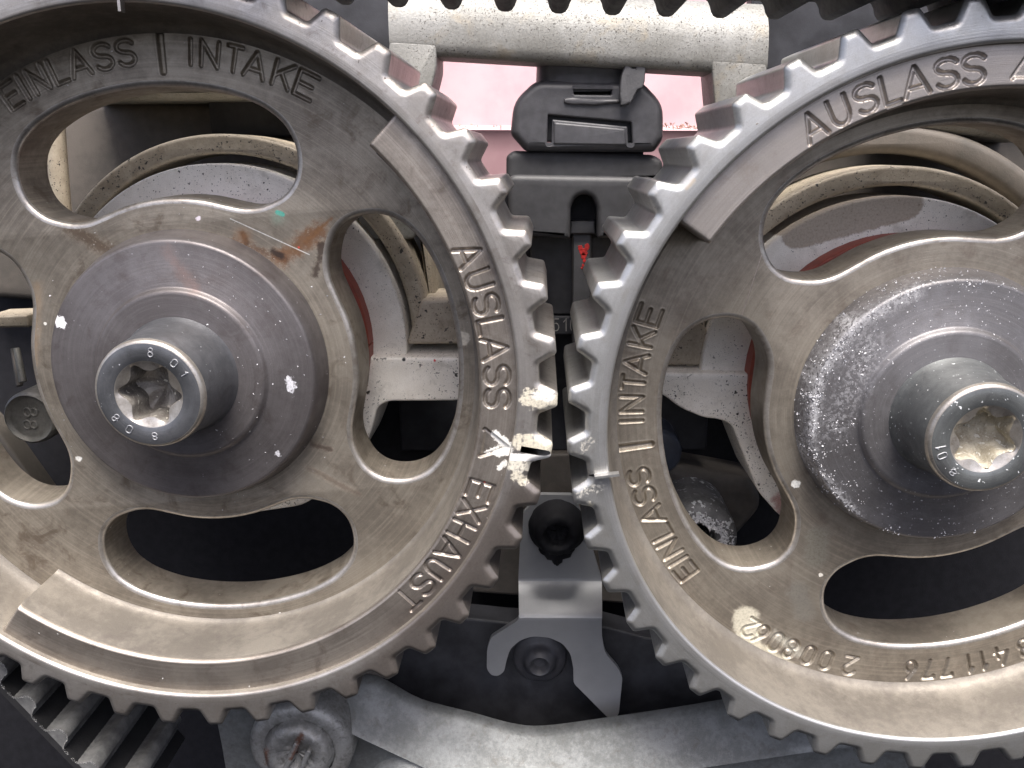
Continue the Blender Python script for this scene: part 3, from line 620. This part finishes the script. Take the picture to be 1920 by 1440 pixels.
def belt_tooth_mesh():
    prof = [(-2.35, -.05), (-1.95, .22), (-1.62, .8), (-1.38, 1.55), (-1.0, 2.12), (-.45, 2.38), (.45, 2.38), (1.0, 2.12), (1.38, 1.55), (1.62, .8), (1.95, .22), (2.35, -.05)]
    n = len(prof); v = []; f = []; K = 46
    for k in range(K+1):                    # fabric ribs across the tooth are real ridges
        z = -BW*k/K; o = .05*(k % 2)
        for x, y in prof: v.append((x*(1-o*.5), y-o if y > .3 else y, z-.15 if k == 0 else z))
    for k in range(K):
        for i in range(n-1): f.append([k*n+i, k*n+i+1, (k+1)*n+i+1, (k+1)*n+i])
    f += [list(range(n)), [K*n+i for i in range(n-1, -1, -1)]]
    return mesh('belt_tooth', v, f, M['belt_cloth'], sharp=30)
ME_BT = belt_tooth_mesh()
ME_FR = None
def fringe_mesh():
    """frayed light fabric edge outlining the front of a tooth"""
    prof = [(-3.4, .02), (-2.9, .02), (-2.35, .05), (-1.95, .27), (-1.62, .85), (-1.38, 1.6), (-1.0, 2.17), (-.45, 2.43), (.45, 2.43), (1.0, 2.17), (1.38, 1.6), (1.62, .85), (1.95, .27), (2.35, .05), (2.9, .02), (3.4, .02)]
    p = spline(prof, 5, closed=False); r = np.random.RandomState(4); pts = [(x+r.randn()*.03, y+r.randn()*.03, r.uniform(-.25, .12)) for x, y in p for _ in range(2)]
    mb = MB()
    for q in pts:
        k = r.randn(4, 3)*.06+np.array(q); mb.add(k.tolist(), [[0, 1, 2], [0, 2, 3], [0, 3, 1], [1, 3, 2]])
    return mb.mesh('frayed_edge', M['thread'], smooth=False)
ME_FR = fringe_mesh()
s = 3.2
while s < LB-3:
    x, y, tx, ty, nx, ny = belt_at(s)
    a = math.degrees(math.atan2(y-CL[1], x-CL[0])) % 360
    hidden = (x < CL[0] and 97 < a < 199) or x > 84
    if not hidden:
        o = link('belt_tooth', ME_BT, belt, (x, y, zfront(s)), ang=math.atan2(ty, tx))
        if x < -60 and y < -60:
            g = bpy.data.objects.new('frayed_edge', ME_FR); COL.objects.link(g); g.parent = o
    s += 7.70

# ================================================================ cylinder head behind the pulleys
head = thing('cylinder_head', 'grey speckled cast aluminium cylinder head with camshaft bearing housings behind both pulleys', 'cylinder head')
def part(name, mb, mat, parent, **k): return link(name, mb.mesh(name, mat, **k) if isinstance(mb, MB) else mb, parent)
# walls behind each pulley, shade of the recess put into their dark colour
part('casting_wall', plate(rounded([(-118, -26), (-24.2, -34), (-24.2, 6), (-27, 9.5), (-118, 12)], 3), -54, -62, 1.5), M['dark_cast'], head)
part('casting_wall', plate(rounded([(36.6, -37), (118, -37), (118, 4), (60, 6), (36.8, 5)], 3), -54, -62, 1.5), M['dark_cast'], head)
# rail across the top, a rounded beam: window below it
def beam(x0, x1, yb0, yb1, yt0, yt1, zf, zb, n=24):
    mb = MB(); rows = []
    for i in range(n+1):
        t = i/n; x = x0+(x1-x0)*t; yb = yb0+(yb1-yb0)*t; yt = yt0+(yt1-yt0)*t; h = yt-yb
        rows.append([(x, yb+.0, zb), (x, yb, zf-1.6), (x, yb+.25, zf-.7), (x, yb+.8, zf-.15), (x, yb+2, zf+.1), (x, yb+h*.42, zf), (x, yb+h*.62, zf-.5), (x, yb+h*.78, zf-1.7), (x, yb+h*.9, zf-3.6), (x, yb+h*.97, zf-5.8), (x, yt, zf-8), (x, yt, zb)])
    k = len(rows[0]); v = [q for r in rows for q in r]
    f = [[i*k+j, (i+1)*k+j, (i+1)*k+j+1, i*k+j+1] for i in range(n) for j in range(k-1)]
    f += [list(range(k)), [n*k+j for j in range(k-1, -1, -1)]]
    mb.add(v, f); return mb
part('top_rail', beam(-25.0, 37.2, 16.6, 11.9, 28.5, 24, -35.5, -44), M['cast'], head, sharp=45)
part('window_post', plate(rounded([(-25.0, 18.5), (-17.2, 17.9), (-17.4, 14), (-19.2, 8), (-22.5, -14), (-34, -14), (-27, 3)], .6), -35.45, -46, .35), M['cast'], head)
part('window_post', plate(rounded([(28.0, 14.6), (37.1, 13.8), (38, -4), (33, -14), (31.5, -14), (29.0, 7)], .6), -35.45, -46, .35), M['cast'], head)
part('upper_ledge', plate(rounded([(-84, 10.6), (-41, 10.1), (-41, 22), (-84, 22)], .6), -40.5, -58, 2.2), M['cast'], head)
part('upper_ledge', plate(rounded([(61, 3.0), (86, .6), (86, 6), (61, 9)], .6), -40.5, -58, 2.2), M['cast'], head)
v, f = lathe([(.2, -.01), (1.6, 0), (1.6, 0)], 8)
def tube(p0, p1, r0, r1, n=20):
    p0, p1 = np.array(p0, float), np.array(p1, float); d = (p1-p0)/np.linalg.norm(p1-p0); u = np.cross(d, [0, 0, 1.] if abs(d[2]) < .9 else [1., 0, 0]); u /= np.linalg.norm(u); w_ = np.cross(d, u)
    mb = MB(); v = []
    for p, r in ((p0, r0), (p1, r1)):
        for i in range(n): a = 2*math.pi*i/n; v.append(p+(u*math.cos(a)+w_*math.sin(a))*r)
    mb.add(v, [[i, (i+1) % n, n+(i+1) % n, n+i] for i in range(n)]+[list(range(n))[::-1], list(range(n, 2*n))]); return mb
part('casting_rib', tube((-87.2, 12, -43), (-89.6, -22, -42.5), 1.7, 1.7), M['cast_tan'], head)
part('casting_rib', plate(rounded([(-22.4, -8), (-20.9, -9), (-18.6, -32), (-20.2, -32)], .4), -38, -58, .5), M['cast_tan'], head)
# bearing housings: machined half ring, darker outer ridge and lower saddle, mirrored slightly differently left and right
def ring_sector(r0, r1, zf, zb, a0, a1, c, bev=.4):
    n = 60; an = np.radians(np.linspace(a0, a1, n)); o = [(c[0]+r1*math.cos(a), c[1]+r1*math.sin(a)) for a in an]+[(c[0]+r0*math.cos(a), c[1]+r0*math.sin(a)) for a in an[::-1]]
    return plate(o, zf, zb, bev, 3)
for c, sd in ((CL, 0), (CR, 1)):
    part('bearing_cap', ring_sector(15, 31.1, -30, -43, -5.5, 185, (c[0]-.9, c[1]-.8)), M['cast_face'], head)
    part('cap_ridge', ring_sector(31.3, 34.6, -33, -44, -2, 182, (c[0]-.6, c[1]+.5), .7), M['cast_tan'], head)
    if sd: part('outer_ridge', ring_sector(37, 42, -40.5, -46, 10, 178, c, 1.6), M['dark_cast'], head)
    part('oil_seal', ring_sector(21.5, 24.4, -26.2, -36, 0, 359.5, c, .4), M['seal'], head)
part('joint_ledge', plate(rounded([(-24.0, -31.9), (-12, -31.9), (-12, -24), (-21, -24)], .8), -31, -44, .6), M['cast_tan'], head)
part('bearing_saddle', plate(rounded([(-36, -33.3), (-14.0, -33.5), (-14.0, -41.3), (-27.2, -41.3), (-29.1, -42.4), (-30.1, -46), (-32.3, -51), (-36, -56), (-44, -61), (-54, -62.5), (-54, -50), (-40, -45)], 1.6), -27.6, -44, .5), M['cast_face'], head)
part('bearing_saddle', plate(rounded([(14, -36.3), (37.6, -36.9), (39.4, -46), (44.0, -54), (52, -60), (60, -62), (60, -70), (50, -68), (44.5, -64.6), (42, -63), (38, -58.4), (34.2, -49.4), (32.7, -45.8), (30.3, -44.9), (28, -44.7), (23.8, -42.9), (20.4, -40.2), (14, -38.5)], 1.3), -27.6, -44, .5), M['cast_face'], head)
part('joint_ledge', plate(rounded([(12, -36.1), (28.5, -36.3), (30, -33.6), (26, -24), (12, -24)], .8), -31.5, -44, .6), M['cast_tan'], head)
# dark wall of the engine far behind, in two pieces that leave the window open
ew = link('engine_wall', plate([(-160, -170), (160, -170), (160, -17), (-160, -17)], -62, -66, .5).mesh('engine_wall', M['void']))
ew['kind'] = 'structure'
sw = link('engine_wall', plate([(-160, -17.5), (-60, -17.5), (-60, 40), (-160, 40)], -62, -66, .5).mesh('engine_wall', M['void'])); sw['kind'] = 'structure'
for q in ([(-62, 4), (-25.6, 4), (-25.6, 45), (-62, 45)], [(37.4, 6), (95, 6), (95, 45), (37.4, 45)]):  # black sheets added to imitate the shade beside the rail
    o = link('shadow_plate', plate(q, -50, -54, .5).mesh('shadow_plate', M['black'])); tag(o, 'black sheet standing in for the shade behind the head, ' + ('left' if q[0][0] < 0 else 'right') + ' of the silver top rail', 'plate')
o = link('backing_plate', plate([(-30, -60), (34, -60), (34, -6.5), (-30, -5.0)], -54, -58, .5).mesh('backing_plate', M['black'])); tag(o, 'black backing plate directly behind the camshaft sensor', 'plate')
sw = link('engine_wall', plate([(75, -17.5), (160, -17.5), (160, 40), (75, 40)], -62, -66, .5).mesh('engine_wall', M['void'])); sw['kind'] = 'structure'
# painted panel seen through the window
bp = thing('body_panel', 'faded pink-red painted panel in bright light behind the window and connector', 'panel', (0, 0, 0))
mb = MB(); xs = np.linspace(-70, 90, 33); prof = [(-30, -86), (0, -84), (4.0, -83.4), (4.7, -83.0), (5.1, -82.8), (5.5, -83.4), (5.8, -85), (6.2, -88), (12, -89.2), (30, -92.5), (60, -96)]
v = [(x, y-.02*(x-5), z) for x in xs for y, z in prof]; k = len(prof)
mb.add(v, [[i*k+j, (i+1)*k+j, (i+1)*k+j+1, i*k+j+1] for i in range(len(xs)-1) for j in range(k-1)])
part('panel_sheet', mb, M['panel'], bp, sharp=60)
r = np.random.RandomState(9); pts = [(x, 5.3-.02*(x-5)+abs(r.randn())*.5, -83.2-r.rand()*2) for x in np.concatenate([r.uniform(-30, 0, 60), r.normal(33, 3.5, 160)])]
flakes('panel_grit', pts, .5, M['dust'], bp, 4)

# ================================================================ camshaft sensor and its plug
plug = thing('connector_plug', 'black moulded electrical plug with a broken latch tab, above the sensor between the pulleys', 'connector', (8, 6, -44))
def at(o): return o
def part0(name, mb, mat, parent, z0=(8, 6, -44), **k):
    mb.v = [(a-z0[0], b-z0[1], c-z0[2]) for a, b, c in mb.v]; return part(name, mb, mat, parent, **k)
def capsule_cyl(x0, x1, y0, y1, zc, rz, n=28, flare=1.):
    mb = MB(); v = []; cx = (x0+x1)/2; rx = (x1-x0)/2
    for y, s in ((y0, flare), ((y0+y1)/2, 1), (y1, 1)):
        for i in range(n): a = 2*math.pi*i/n; v.append((cx+rx*s*math.copysign(abs(math.cos(a))**.7, math.cos(a)), y, zc+rz*s*math.copysign(abs(math.sin(a))**.7, math.sin(a))))
    mb.add(v, [[k*n+i, k*n+(i+1) % n, (k+1)*n+(i+1) % n, (k+1)*n+i] for k in range(2) for i in range(n)]+[list(range(n)), list(range(2*n, 3*n))]); return mb
part0('cable_boot', capsule_cyl(-.6, 17.4, 10.2, 25, -45, 6, flare=1.04), M['plug'], plug, sharp=60)
body = rounded([(-.8, 12.3), (-4.7, 8.9), (-5.4, 3.4), (-2.8, .55), (19.6, .05), (21.1, 2.1), (21.0, 7.9), (17.2, 11.8)], [1.5, 2.0, .8, .6, .6, .8, 2.0, 1.5])
part0('plug_body', plate(body, -38.2, -52, 1.5, 5, bevz=2.2, holes=[rounded([(1.0, 1.6), (1.2, 6.5), (15.4, 5.05), (15.7, 1.2), (15.0, 1.2), (14.75, 4.35), (1.9, 5.75), (1.75, 1.6)], .25), rounded([(5.6, 9.7), (5.5, 10.9), (12.0, 10.7), (12.0, 9.5)], .3)], hbev=.35), M['plug'], plug, sharp=60)
part0('plug_floor', plate([(.6, 2.2), (.6, 7.2), (16.2, 6), (16.2, 1.8)], -39.8, -50, .2), M['black'], plug)
part0('plug_skirt', plate([(-1, -3), (-1, 2), (18, 2), (18, -3)], -41.5, -50, .3), M['void'], plug)
part0('plug_body', plate(rounded([(4, 8.6), (14, 8.5), (14, 12.3), (4, 12.4)], .3), -41.5, -46, .3), M['black'], plug)
latch = rounded([(1.2, 6.6), (15.4, 5.1), (15.5, .25), (1.1, .45)], .6)
part0('latch_pad', plate(rounded([(2.2, 5.3), (14.4, 4.0), (14.6, 1.2), (2.1, 1.6)], .4), -37.95, -39, .35), M['plug'], plug, sharp=60)
tabp = [(13.2, 8.4), (13.5, 12.7), (14.4, 14.0), (15.6, 13.6), (16.2, 14.6), (17.4, 13.4), (17.2, 10.9), (15.9, 9.7), (15.3, 8.2), (14.2, 7.9)]
part0('broken_tab', plate(spline(tabp, 3)+np.random.RandomState(3).randn(30, 2)*.09, -36.2, -41, .35), M['broken'], plug, sharp=30)
part0('broken_tab', plate(spline([(4.2, 8.2), (4.6, 9.3), (8, 8.9), (12.6, 8.8), (13.2, 8.2), (9, 7.9)], 3)+np.random.RandomState(6).randn(18, 2)*.06, -37.7, -40, .4), M['plug'], plug, sharp=30)
sensor = thing('camshaft_sensor', 'black plastic camshaft sensor housing with a red paint mark, between the two pulleys', 'sensor', (8, -6, -46))
pS = lambda name, mb, mat, **k: part0(name, mb, mat, sensor, (8, -6, -46), **k)
pS('sensor_flange', plate(rounded([(-6.2, -.2), (-5.0, .7), (19.6, -.4), (21.3, -1.4), (21.4, -5), (-6.3, -5)], [.6, .6, .8, 1.2, .2, .2]), -40.2, -52, 1.1, 4), M['plug2'], sharp=60)
hous = rounded([(-5.9, -3.3), (20.2, -4.2), (20.2, -14.0), (9.8, -14.6), (9.7, -9.2), (8.9, -7.4), (7.4, -6.75), (5.9, -7.4), (5.1, -9.2), (5.0, -14.6), (-5.9, -13.7)], [1.6, 1.6, 1.2, .5, .6, .9, .9, .9, .6, .5, 1.2])
pS('sensor_housing', plate(hous, -38.0, -50, 1.0, 4), M['plug2'], sharp=60)
pS('sensor_housing', plate([(4.5, -15), (10.3, -15), (10.3, -6.3), (4.5, -6.3)], -44.5, -50, .2), M['void'])
pS('latch_tongue', plate(rounded([(5.1, -11.7), (9.6, -11.7), (9.7, -14.1), (5.1, -14.1)], .2), -41.4, -48, .3), M['plug2'])
tg = plate(rounded([(5.5, -14.0), (9.0, -14.0), (9.1, -34.5), (5.6, -34.5)], .2), -42.4, -48, .3); pS('latch_tongue', tg, M['plug2'])
pS('sensor_body', plate(rounded([(-2.2, -13), (17, -13), (17, -29.9), (-2.2, -29.5)], .5), -45.8, -55, .4), M['plug2'])
pS('sensor_body', plate(rounded([(-1.2, -29.7), (13, -29.9), (13, -33.4), (-1.2, -33.4)], .3), -45.2, -55, .3), M['black'])
rr = np.random.RandomState(12)
blob = lambda c, r, n, j: [(c[0]+r[0]*math.cos(a)*(1+rr.uniform(-j, j)), c[1]+r[1]*math.sin(a)*(1+rr.uniform(-j, j))) for a in np.linspace(0, 2*math.pi, n+1)[:-1]]
mbp = MB()
for c, r in (((7.0, -16.6), (.45, .55)), ((8.2, -16.5), (.5, .6)), ((7.6, -17.3), (.75, .7)), ((7.6, -18.1), (.55, .6)), ((7.7, -18.9), (.3, .5)), ((7.5, -19.8), (.22, .3)), ((7.3, -20.3), (.22, .2))):
    q = plate(blob(c, r, 14, .25), -42.32, -42.5, .05, 1); mbp.add(q.v, q.f)
pS('red_paint_mark', mbp, M['redpaint'])
lines = []
for ch, x in (('5', 2.0), ('1', 3.8), ('0', 5.3)):
    for L in GL[ch]: lines.append([(x+px*1.15, -32.6+py*2.3) for px, py in L])
pS('number_print', ball_strokes(lines, -45.18, .22, .03), M['print'])
# ================================================================ lower cover, bracket and bolts
cov = thing('plastic_cover', 'matt black plastic cover plate below the bracket, between the pulleys', 'cover', (0, -105, -44))
pC = lambda name, mb, mat, **k: part0(name, mb, mat, cov, (0, -105, -44), **k)
pC('cover_plate', plate(rounded([(-60, -90), (-15.6, -92.4), (-7.8, -93.3), (12, -94.0), (21.5, -96.8), (60, -99), (60, -140), (-60, -140)], .8), -42, -48, .6), M['black'])
v, f = lathe([(0, -40.2), (1.2, -40.1), (1.7, -38.5), (2.1, -38.3), (2.7, -38.7), (3.3, -39.6), (3.5, -40.6), (4.2, -40.9), (5.2, -41.1), (5.5, -41.4), (5.7, -42.2)], 48, c=(-1.1, -101.2)); mb = MB(); mb.add(v, f)
pC('cover_bolt', mb, M['plug'], sharp=60)
back = link('rear_plate', plate(rounded([(-16, -60), (14, -60), (26, -84), (34, -96), (-16, -92)], 1), -52, -56, .6).mesh('rear_plate', M['dark_cast']))
tag(back, 'dark metal plate edge showing behind the bracket', 'plate')
br = thing('steel_bracket', 'grey stamped steel bracket with a hooked lower end below the pulleys', 'bracket', (3, -90, -40))
up = [(-.7, -64.9), (5.6, -65.0), (7.4, -68.5), (11.7, -83.6), (11.2, -88.8)]
low = [(11.3, -92.3), (12.0, -95.9), (14.7, -99.4), (15.5, -101.3), (14.9, -109.9), (13.8, -111.2), (12.7, -110.7), (5.7, -102.7), (5.7, -99.5), (5.1, -96.0), (3.5, -93.7), (.9, -92.4), (-2.3, -92.1), (-4.9, -93.0), (-6.9, -95.0), (-7.7, -97.6), (-8.2, -100.2), (-9.5, -101.2), (-10.8, -101.0), (-11.7, -99.6), (-11.5, -94.9), (-10.7, -92.5), (-5.0, -88.4)]
left = [(-5.3, -83.4), (-4.5, -69.2)]
def bend(x, y, z):
    # flat upper tongue, sloped step, flat hooked end nearer the viewer
    t = min(1, max(0, (-83.4-y)/4.9)); t = t*t*(3-2*t)
    return (x, y, z+7.0*t)
oc = rounded(np.array(up+low+left), [.4, .4, .8, .8, .5, .8, .8, .8, .8, .7, .7, .7, .8, .8, .9, .9, .9, .9, .9, .9, .9, .9, .8, .8, .8, .9, .5, .8, .8, .8], 3)
# subdivide: cut the outline into horizontal strips so that the step can bend
def strips(outline, ys, zf, th):
    bm = bmesh.new(); vs_ = [bm.verts.new((x, y, 0)) for x, y in outline]; bm.faces.new(vs_)
    for y in ys: bmesh.ops.bisect_plane(bm, geom=bm.verts[:]+bm.edges[:]+bm.faces[:], plane_co=(0, y, 0), plane_no=(0, 1, 0), dist=1e-5)
    r_ = bmesh.ops.extrude_face_region(bm, geom=bm.faces[:]); top = [g for g in r_['geom'] if isinstance(g, bmesh.types.BMVert)]
    for q in top: q.co.z = th
    bm.verts.index_update(); mb = MB(); mb.add([(q.co.x, q.co.y, zf-th+q.co.z) for q in bm.verts], [[q.index for q in fc.verts] for fc in bm.faces]); bm.free(); return mb
sb = strips(oc, list(np.linspace(-82.8, -89, 14)), -42, 1.3); sb.v = [bend(*q) for q in sb.v]
me = None
o = part0('bracket_plate', sb, M['steel'], br, (3, -90, -40), sharp=28)
bvm = o.modifiers.new('edge', 'BEVEL'); bvm.width = .00022; bvm.segments = 2; bvm.limit_method = 'ANGLE'; bvm.angle_limit = math.radians(50)
v, f = lathe([(0, -39.4), (1.9, -39.2), (2.3, -37.3), (3.0, -36.7), (3.9, -37.0), (4.6, -38.2), (4.9, -39.6), (5.6, -40.4), (5.7, -41.8)], 40, c=(2.6, -71.5)); mb = MB(); mb.add(v, f)
r = np.random.RandomState(2); mb.v = [(a+r.randn()*.06, b+r.randn()*.06, c_+r.randn()*.08) for a, b, c_ in mb.v]
part0('bracket_bolt', mb, M['void'], br, (3, -90, -40), sharp=60)
mb = MB()
for cx, cy, rx, ry in ((2.4, -75.4, 3.3, 2.3), (.9, -74.6, 1.8, 1.6), (4.6, -74.7, 1.5, 1.5), (2.6, -77.4, 1.2, 1.3)):
    v = []; n1, n2 = 9, 18
    for i in range(n1+1):
        for j in range(n2):
            th, ph = math.pi*i/n1, 2*math.pi*j/n2; k_ = 1+r.uniform(-.14, .14)
            v.append((cx+rx*math.sin(th)*math.cos(ph)*k_, cy+ry*math.sin(th)*math.sin(ph)*k_, -39.6+2.0*math.cos(th)*k_))
    mb.add(v, [[i*n2+j, i*n2+(j+1) % n2, (i+1)*n2+(j+1) % n2, (i+1)*n2+j] for i in range(n1) for j in range(n2)])
part0('grease_lump', mb, M['void'], br, (3, -90, -40), sharp=80)

# ---- alloy arm along the bottom with its bolt
arm = thing('tensioner_arm', 'grey cast alloy arm with a bright ridge along the bottom edge', 'arm', (0, -110, -24))
ue = spline([(-60, -92), (-48, -93.0), (-39.6, -96.4), (-34, -96.6), (-31.0, -97.7), (-24.3, -101.9), (-14.3, -104.9), (-6.5, -107.3), (-.5, -107.8), (10.5, -106.1), (29.3, -102.6), (42.8, -99.6), (70, -94)], 4, closed=False)
cr = spline([(-62, -94), (-52, -96.0), (-43.1, -99.3), (-38, -102.0), (-32, -105.3), (-26, -108.6), (-19.2, -112.2), (-12, -114.2), (-2, -114.6), (10, -113.4), (28, -110), (44, -107), (70, -102)], 4, closed=False)
rows = []
for (a, b), (c_, d) in zip(ue, cr):
    L = min(1, max(0, (a+16)/18)); sm = 1-L      # the crest is sharp on the left and fades to a round shoulder on the right
    rows.append([(a, b-9, -33), (a, b-1.5, -30.5), (a, b, -28.6), (a*.85+c_*.15, b*.85+d*.15-.1, -26.4), (a*.5+c_*.5, b*.5+d*.5, -23.8-1.2*sm), (a*.12+c_*.88, b*.12+d*.88, -20.6), (c_, d, -19.6), (c_-.3, d-.8, -19.9-.8*sm), (c_-.6, d-3, -20.2-2.2*sm), (c_, d-14, -20.5-2.2*sm), (c_, d-30, -24)])
k = len(rows[0]); mb = MB(); mb.add([q for r_ in rows for q in r_], [[i*k+j, (i+1)*k+j, (i+1)*k+j+1, i*k+j+1] for i in range(len(rows)-1) for j in range(k-1)])
part0('arm_body', mb, M['arm'], arm, (0, -110, -24), sharp=70)
v, f = lathe([(5.5, -22.5), (6.6, -20.4), (7.4, -19.9), (8.6, -20.2), (9.6, -22.5)], 48, c=(-26.2, -119.6)); mb = MB(); mb.add(v, f)
part0('arm_boss', mb, M['arm'], arm, (0, -110, -24), sharp=70)
part0('arm_lug', plate(rounded([(-40, -97), (-36.0, -93.0), (-32.2, -93.5), (-31.6, -99), (-38, -101)], .8), -29, -40, .6), M['dark_cast'], arm, (0, -110, -24))
def lathe_at(prof, c, n=64, jit=0., seed=1):
    v, f = lathe(prof, n, c=c); r = np.random.RandomState(seed)
    if jit: v = [(a+r.randn()*jit, b+r.randn()*jit, c_+r.randn()*jit) for a, b, c_ in v]
    mb = MB(); mb.add(v, f); return mb
AC = (-45.3, -105.2)
ab = thing('flange_bolt', 'dirty grey flanged bolt with a rusty head at the bottom edge, left of the arm', 'bolt', (AC[0], AC[1], -20))
pB = lambda name, mb, mat, **k: part0(name, mb, mat, ab, (AC[0], AC[1], -20), **k)
pB('bolt_flange', lathe_at([(6.6, -17.6), (7.4, -17.4), (8.6, -17.6), (9.3, -18.2), (9.7, -19.2), (9.8, -22), (9.8, -30)], AC, 72, .04, 5), M['dirty_bolt'], sharp=50)
pB('bolt_head', lathe_at([(0, -16.9), (2.2, -16.8), (3.2, -16.2), (4.6, -15.6), (5.6, -15.9), (6.3, -16.8), (6.6, -18.2)], AC, 40, .16, 6), M['dirty_bolt'], sharp=60)
mb = MB(); d = np.array([.42, .9]); nn = np.array([-.9, .42])
for o_, wd, ln, z in ((-1.6, .9, 2.6, -15.3), (1.0, 1.0, 3.2, -15.2)):
    c0 = np.array(AC)+nn*o_; q = plate(rounded([tuple(c0+d*ln+nn*wd*.5), tuple(c0+d*ln-nn*wd*.5), tuple(c0-d*ln-nn*wd*.5), tuple(c0-d*ln+nn*wd*.5)], .4), z, -17, .3); mb.add(q.v, q.f)
pB('torn_edge', mb, M['dirty_bolt'], sharp=40)

# ---- bolt marked 8.8 in the left opening
b8 = thing('head_bolt', 'small pale bolt head marked 88 seen in the left opening of the brown pulley', 'bolt', (-94.6, -45.4, -34))
B8 = (-94.6, -45.4)
mb = lathe_at([(0, -32.4), (3.6, -32.4), (4.0, -32.2), (4.45, -31.8), (4.85, -32.2), (5.0, -33), (5.0, -40), (5.6, -50)], B8, 48, .02, 4)
part0('bolt_head', mb, M['grey_bolt'], b8, (-94.6, -45.4, -34), sharp=50)
lines = []
for k_, yy in ((0, .7), (1, -1.7)):
    for L in GL['8']: lines.append([(B8[0]-.2+yy*.0+(py-.5)*2.5+(.45 if k_ == 0 else 0), B8[1]+yy+(.5-px)*1.8+.4) for px, py in L])
part0('raised_marking', ball_strokes(lines, -32.35, .36, .25), M['grey_bolt'], b8, (-94.6, -45.4, -34))
o = link('diagonal_plate', plate(rounded([(-118, -42), (-109.8, -52.6), (-100.6, -70.5), (-118, -80)], 1), -45, -50, .6).mesh('diagonal_plate', M['dark_cast'])); tag(o, 'dark slanting metal plate in the left opening below the bolt marked 88', 'plate')
o = link('hose_clip', plate(rounded([(-104, -27.4), (-95.6, -27.2), (-95.6, -29.5), (-104, -29.6)], .4), -38, -46, .4).mesh('hose_clip', M['cast_tan'])); tag(o, 'small tan metal strip in the left opening above the bolt', 'strip')
o = link('wire_clip', tube((-98.6, -33.5, -38), (-97.2, -39.5, -36), .55, .7).mesh('wire_clip', M['grey_bolt'])); tag(o, 'thin grey prong standing above the bolt marked 88', 'clip')
o = link('wire_clip', tube((-100.6, -34.0, -40), (-98.6, -40.5, -37), .45, .6).mesh('wire_clip', M['dark_cast'])); tag(o, 'thinner dark prong just left of the grey prong', 'clip')
# ---- parts in the left opening of the right pulley
rc = thing('round_cap', 'smooth blue-grey round cap half hidden in the right pulley side opening', 'cap', (22.6, -57.5, -46))
part0('cap_face', lathe_at([(0, -44.9), (3.8, -45), (4.4, -45.15), (4.75, -45.6), (4.9, -47), (4.9, -56)], (22.6, -57.4), 56), M['blue_cap'], rc, (22.6, -57.5, -46), sharp=60)
pp = thing('pipe_stub', 'open pipe end ringed with white corrosion in the right pulley lower opening', 'pipe', (30, -73.2, -42))
part0('pipe_rim', lathe_at([(3.4, -50), (3.4, -38.9), (3.8, -38.3), (5.0, -38.0), (6.4, -38.3), (7.6, -39.2), (7.9, -41), (8.1, -60)], (30, -73.2), 64, .05, 3), M['pipe'], pp, (30, -73.2, -42), sharp=60)
r = np.random.RandomState(8); pts = []
for k_ in range(900):
    a = r.uniform(-1.3, 2.6); q = 3.9+abs(r.normal(0, 1.1))+.5*math.sin(5*a); pts.append((30+q*math.cos(a)-30, -73.2+q*math.sin(a)+73.2, -38.0+42+r.rand()*.3))
flakes('pipe_crust', pts, .42, M['crust'], pp, 6)
lump = link('block_casting', plate(rounded([(19, -61), (44, -66), (46, -72), (40, -80), (19, -70)], 2.5), -52, -62, 2).mesh('block_casting', M['dark_cast'])); tag(lump, 'dark oily casting behind the corroded pipe end', 'casting')
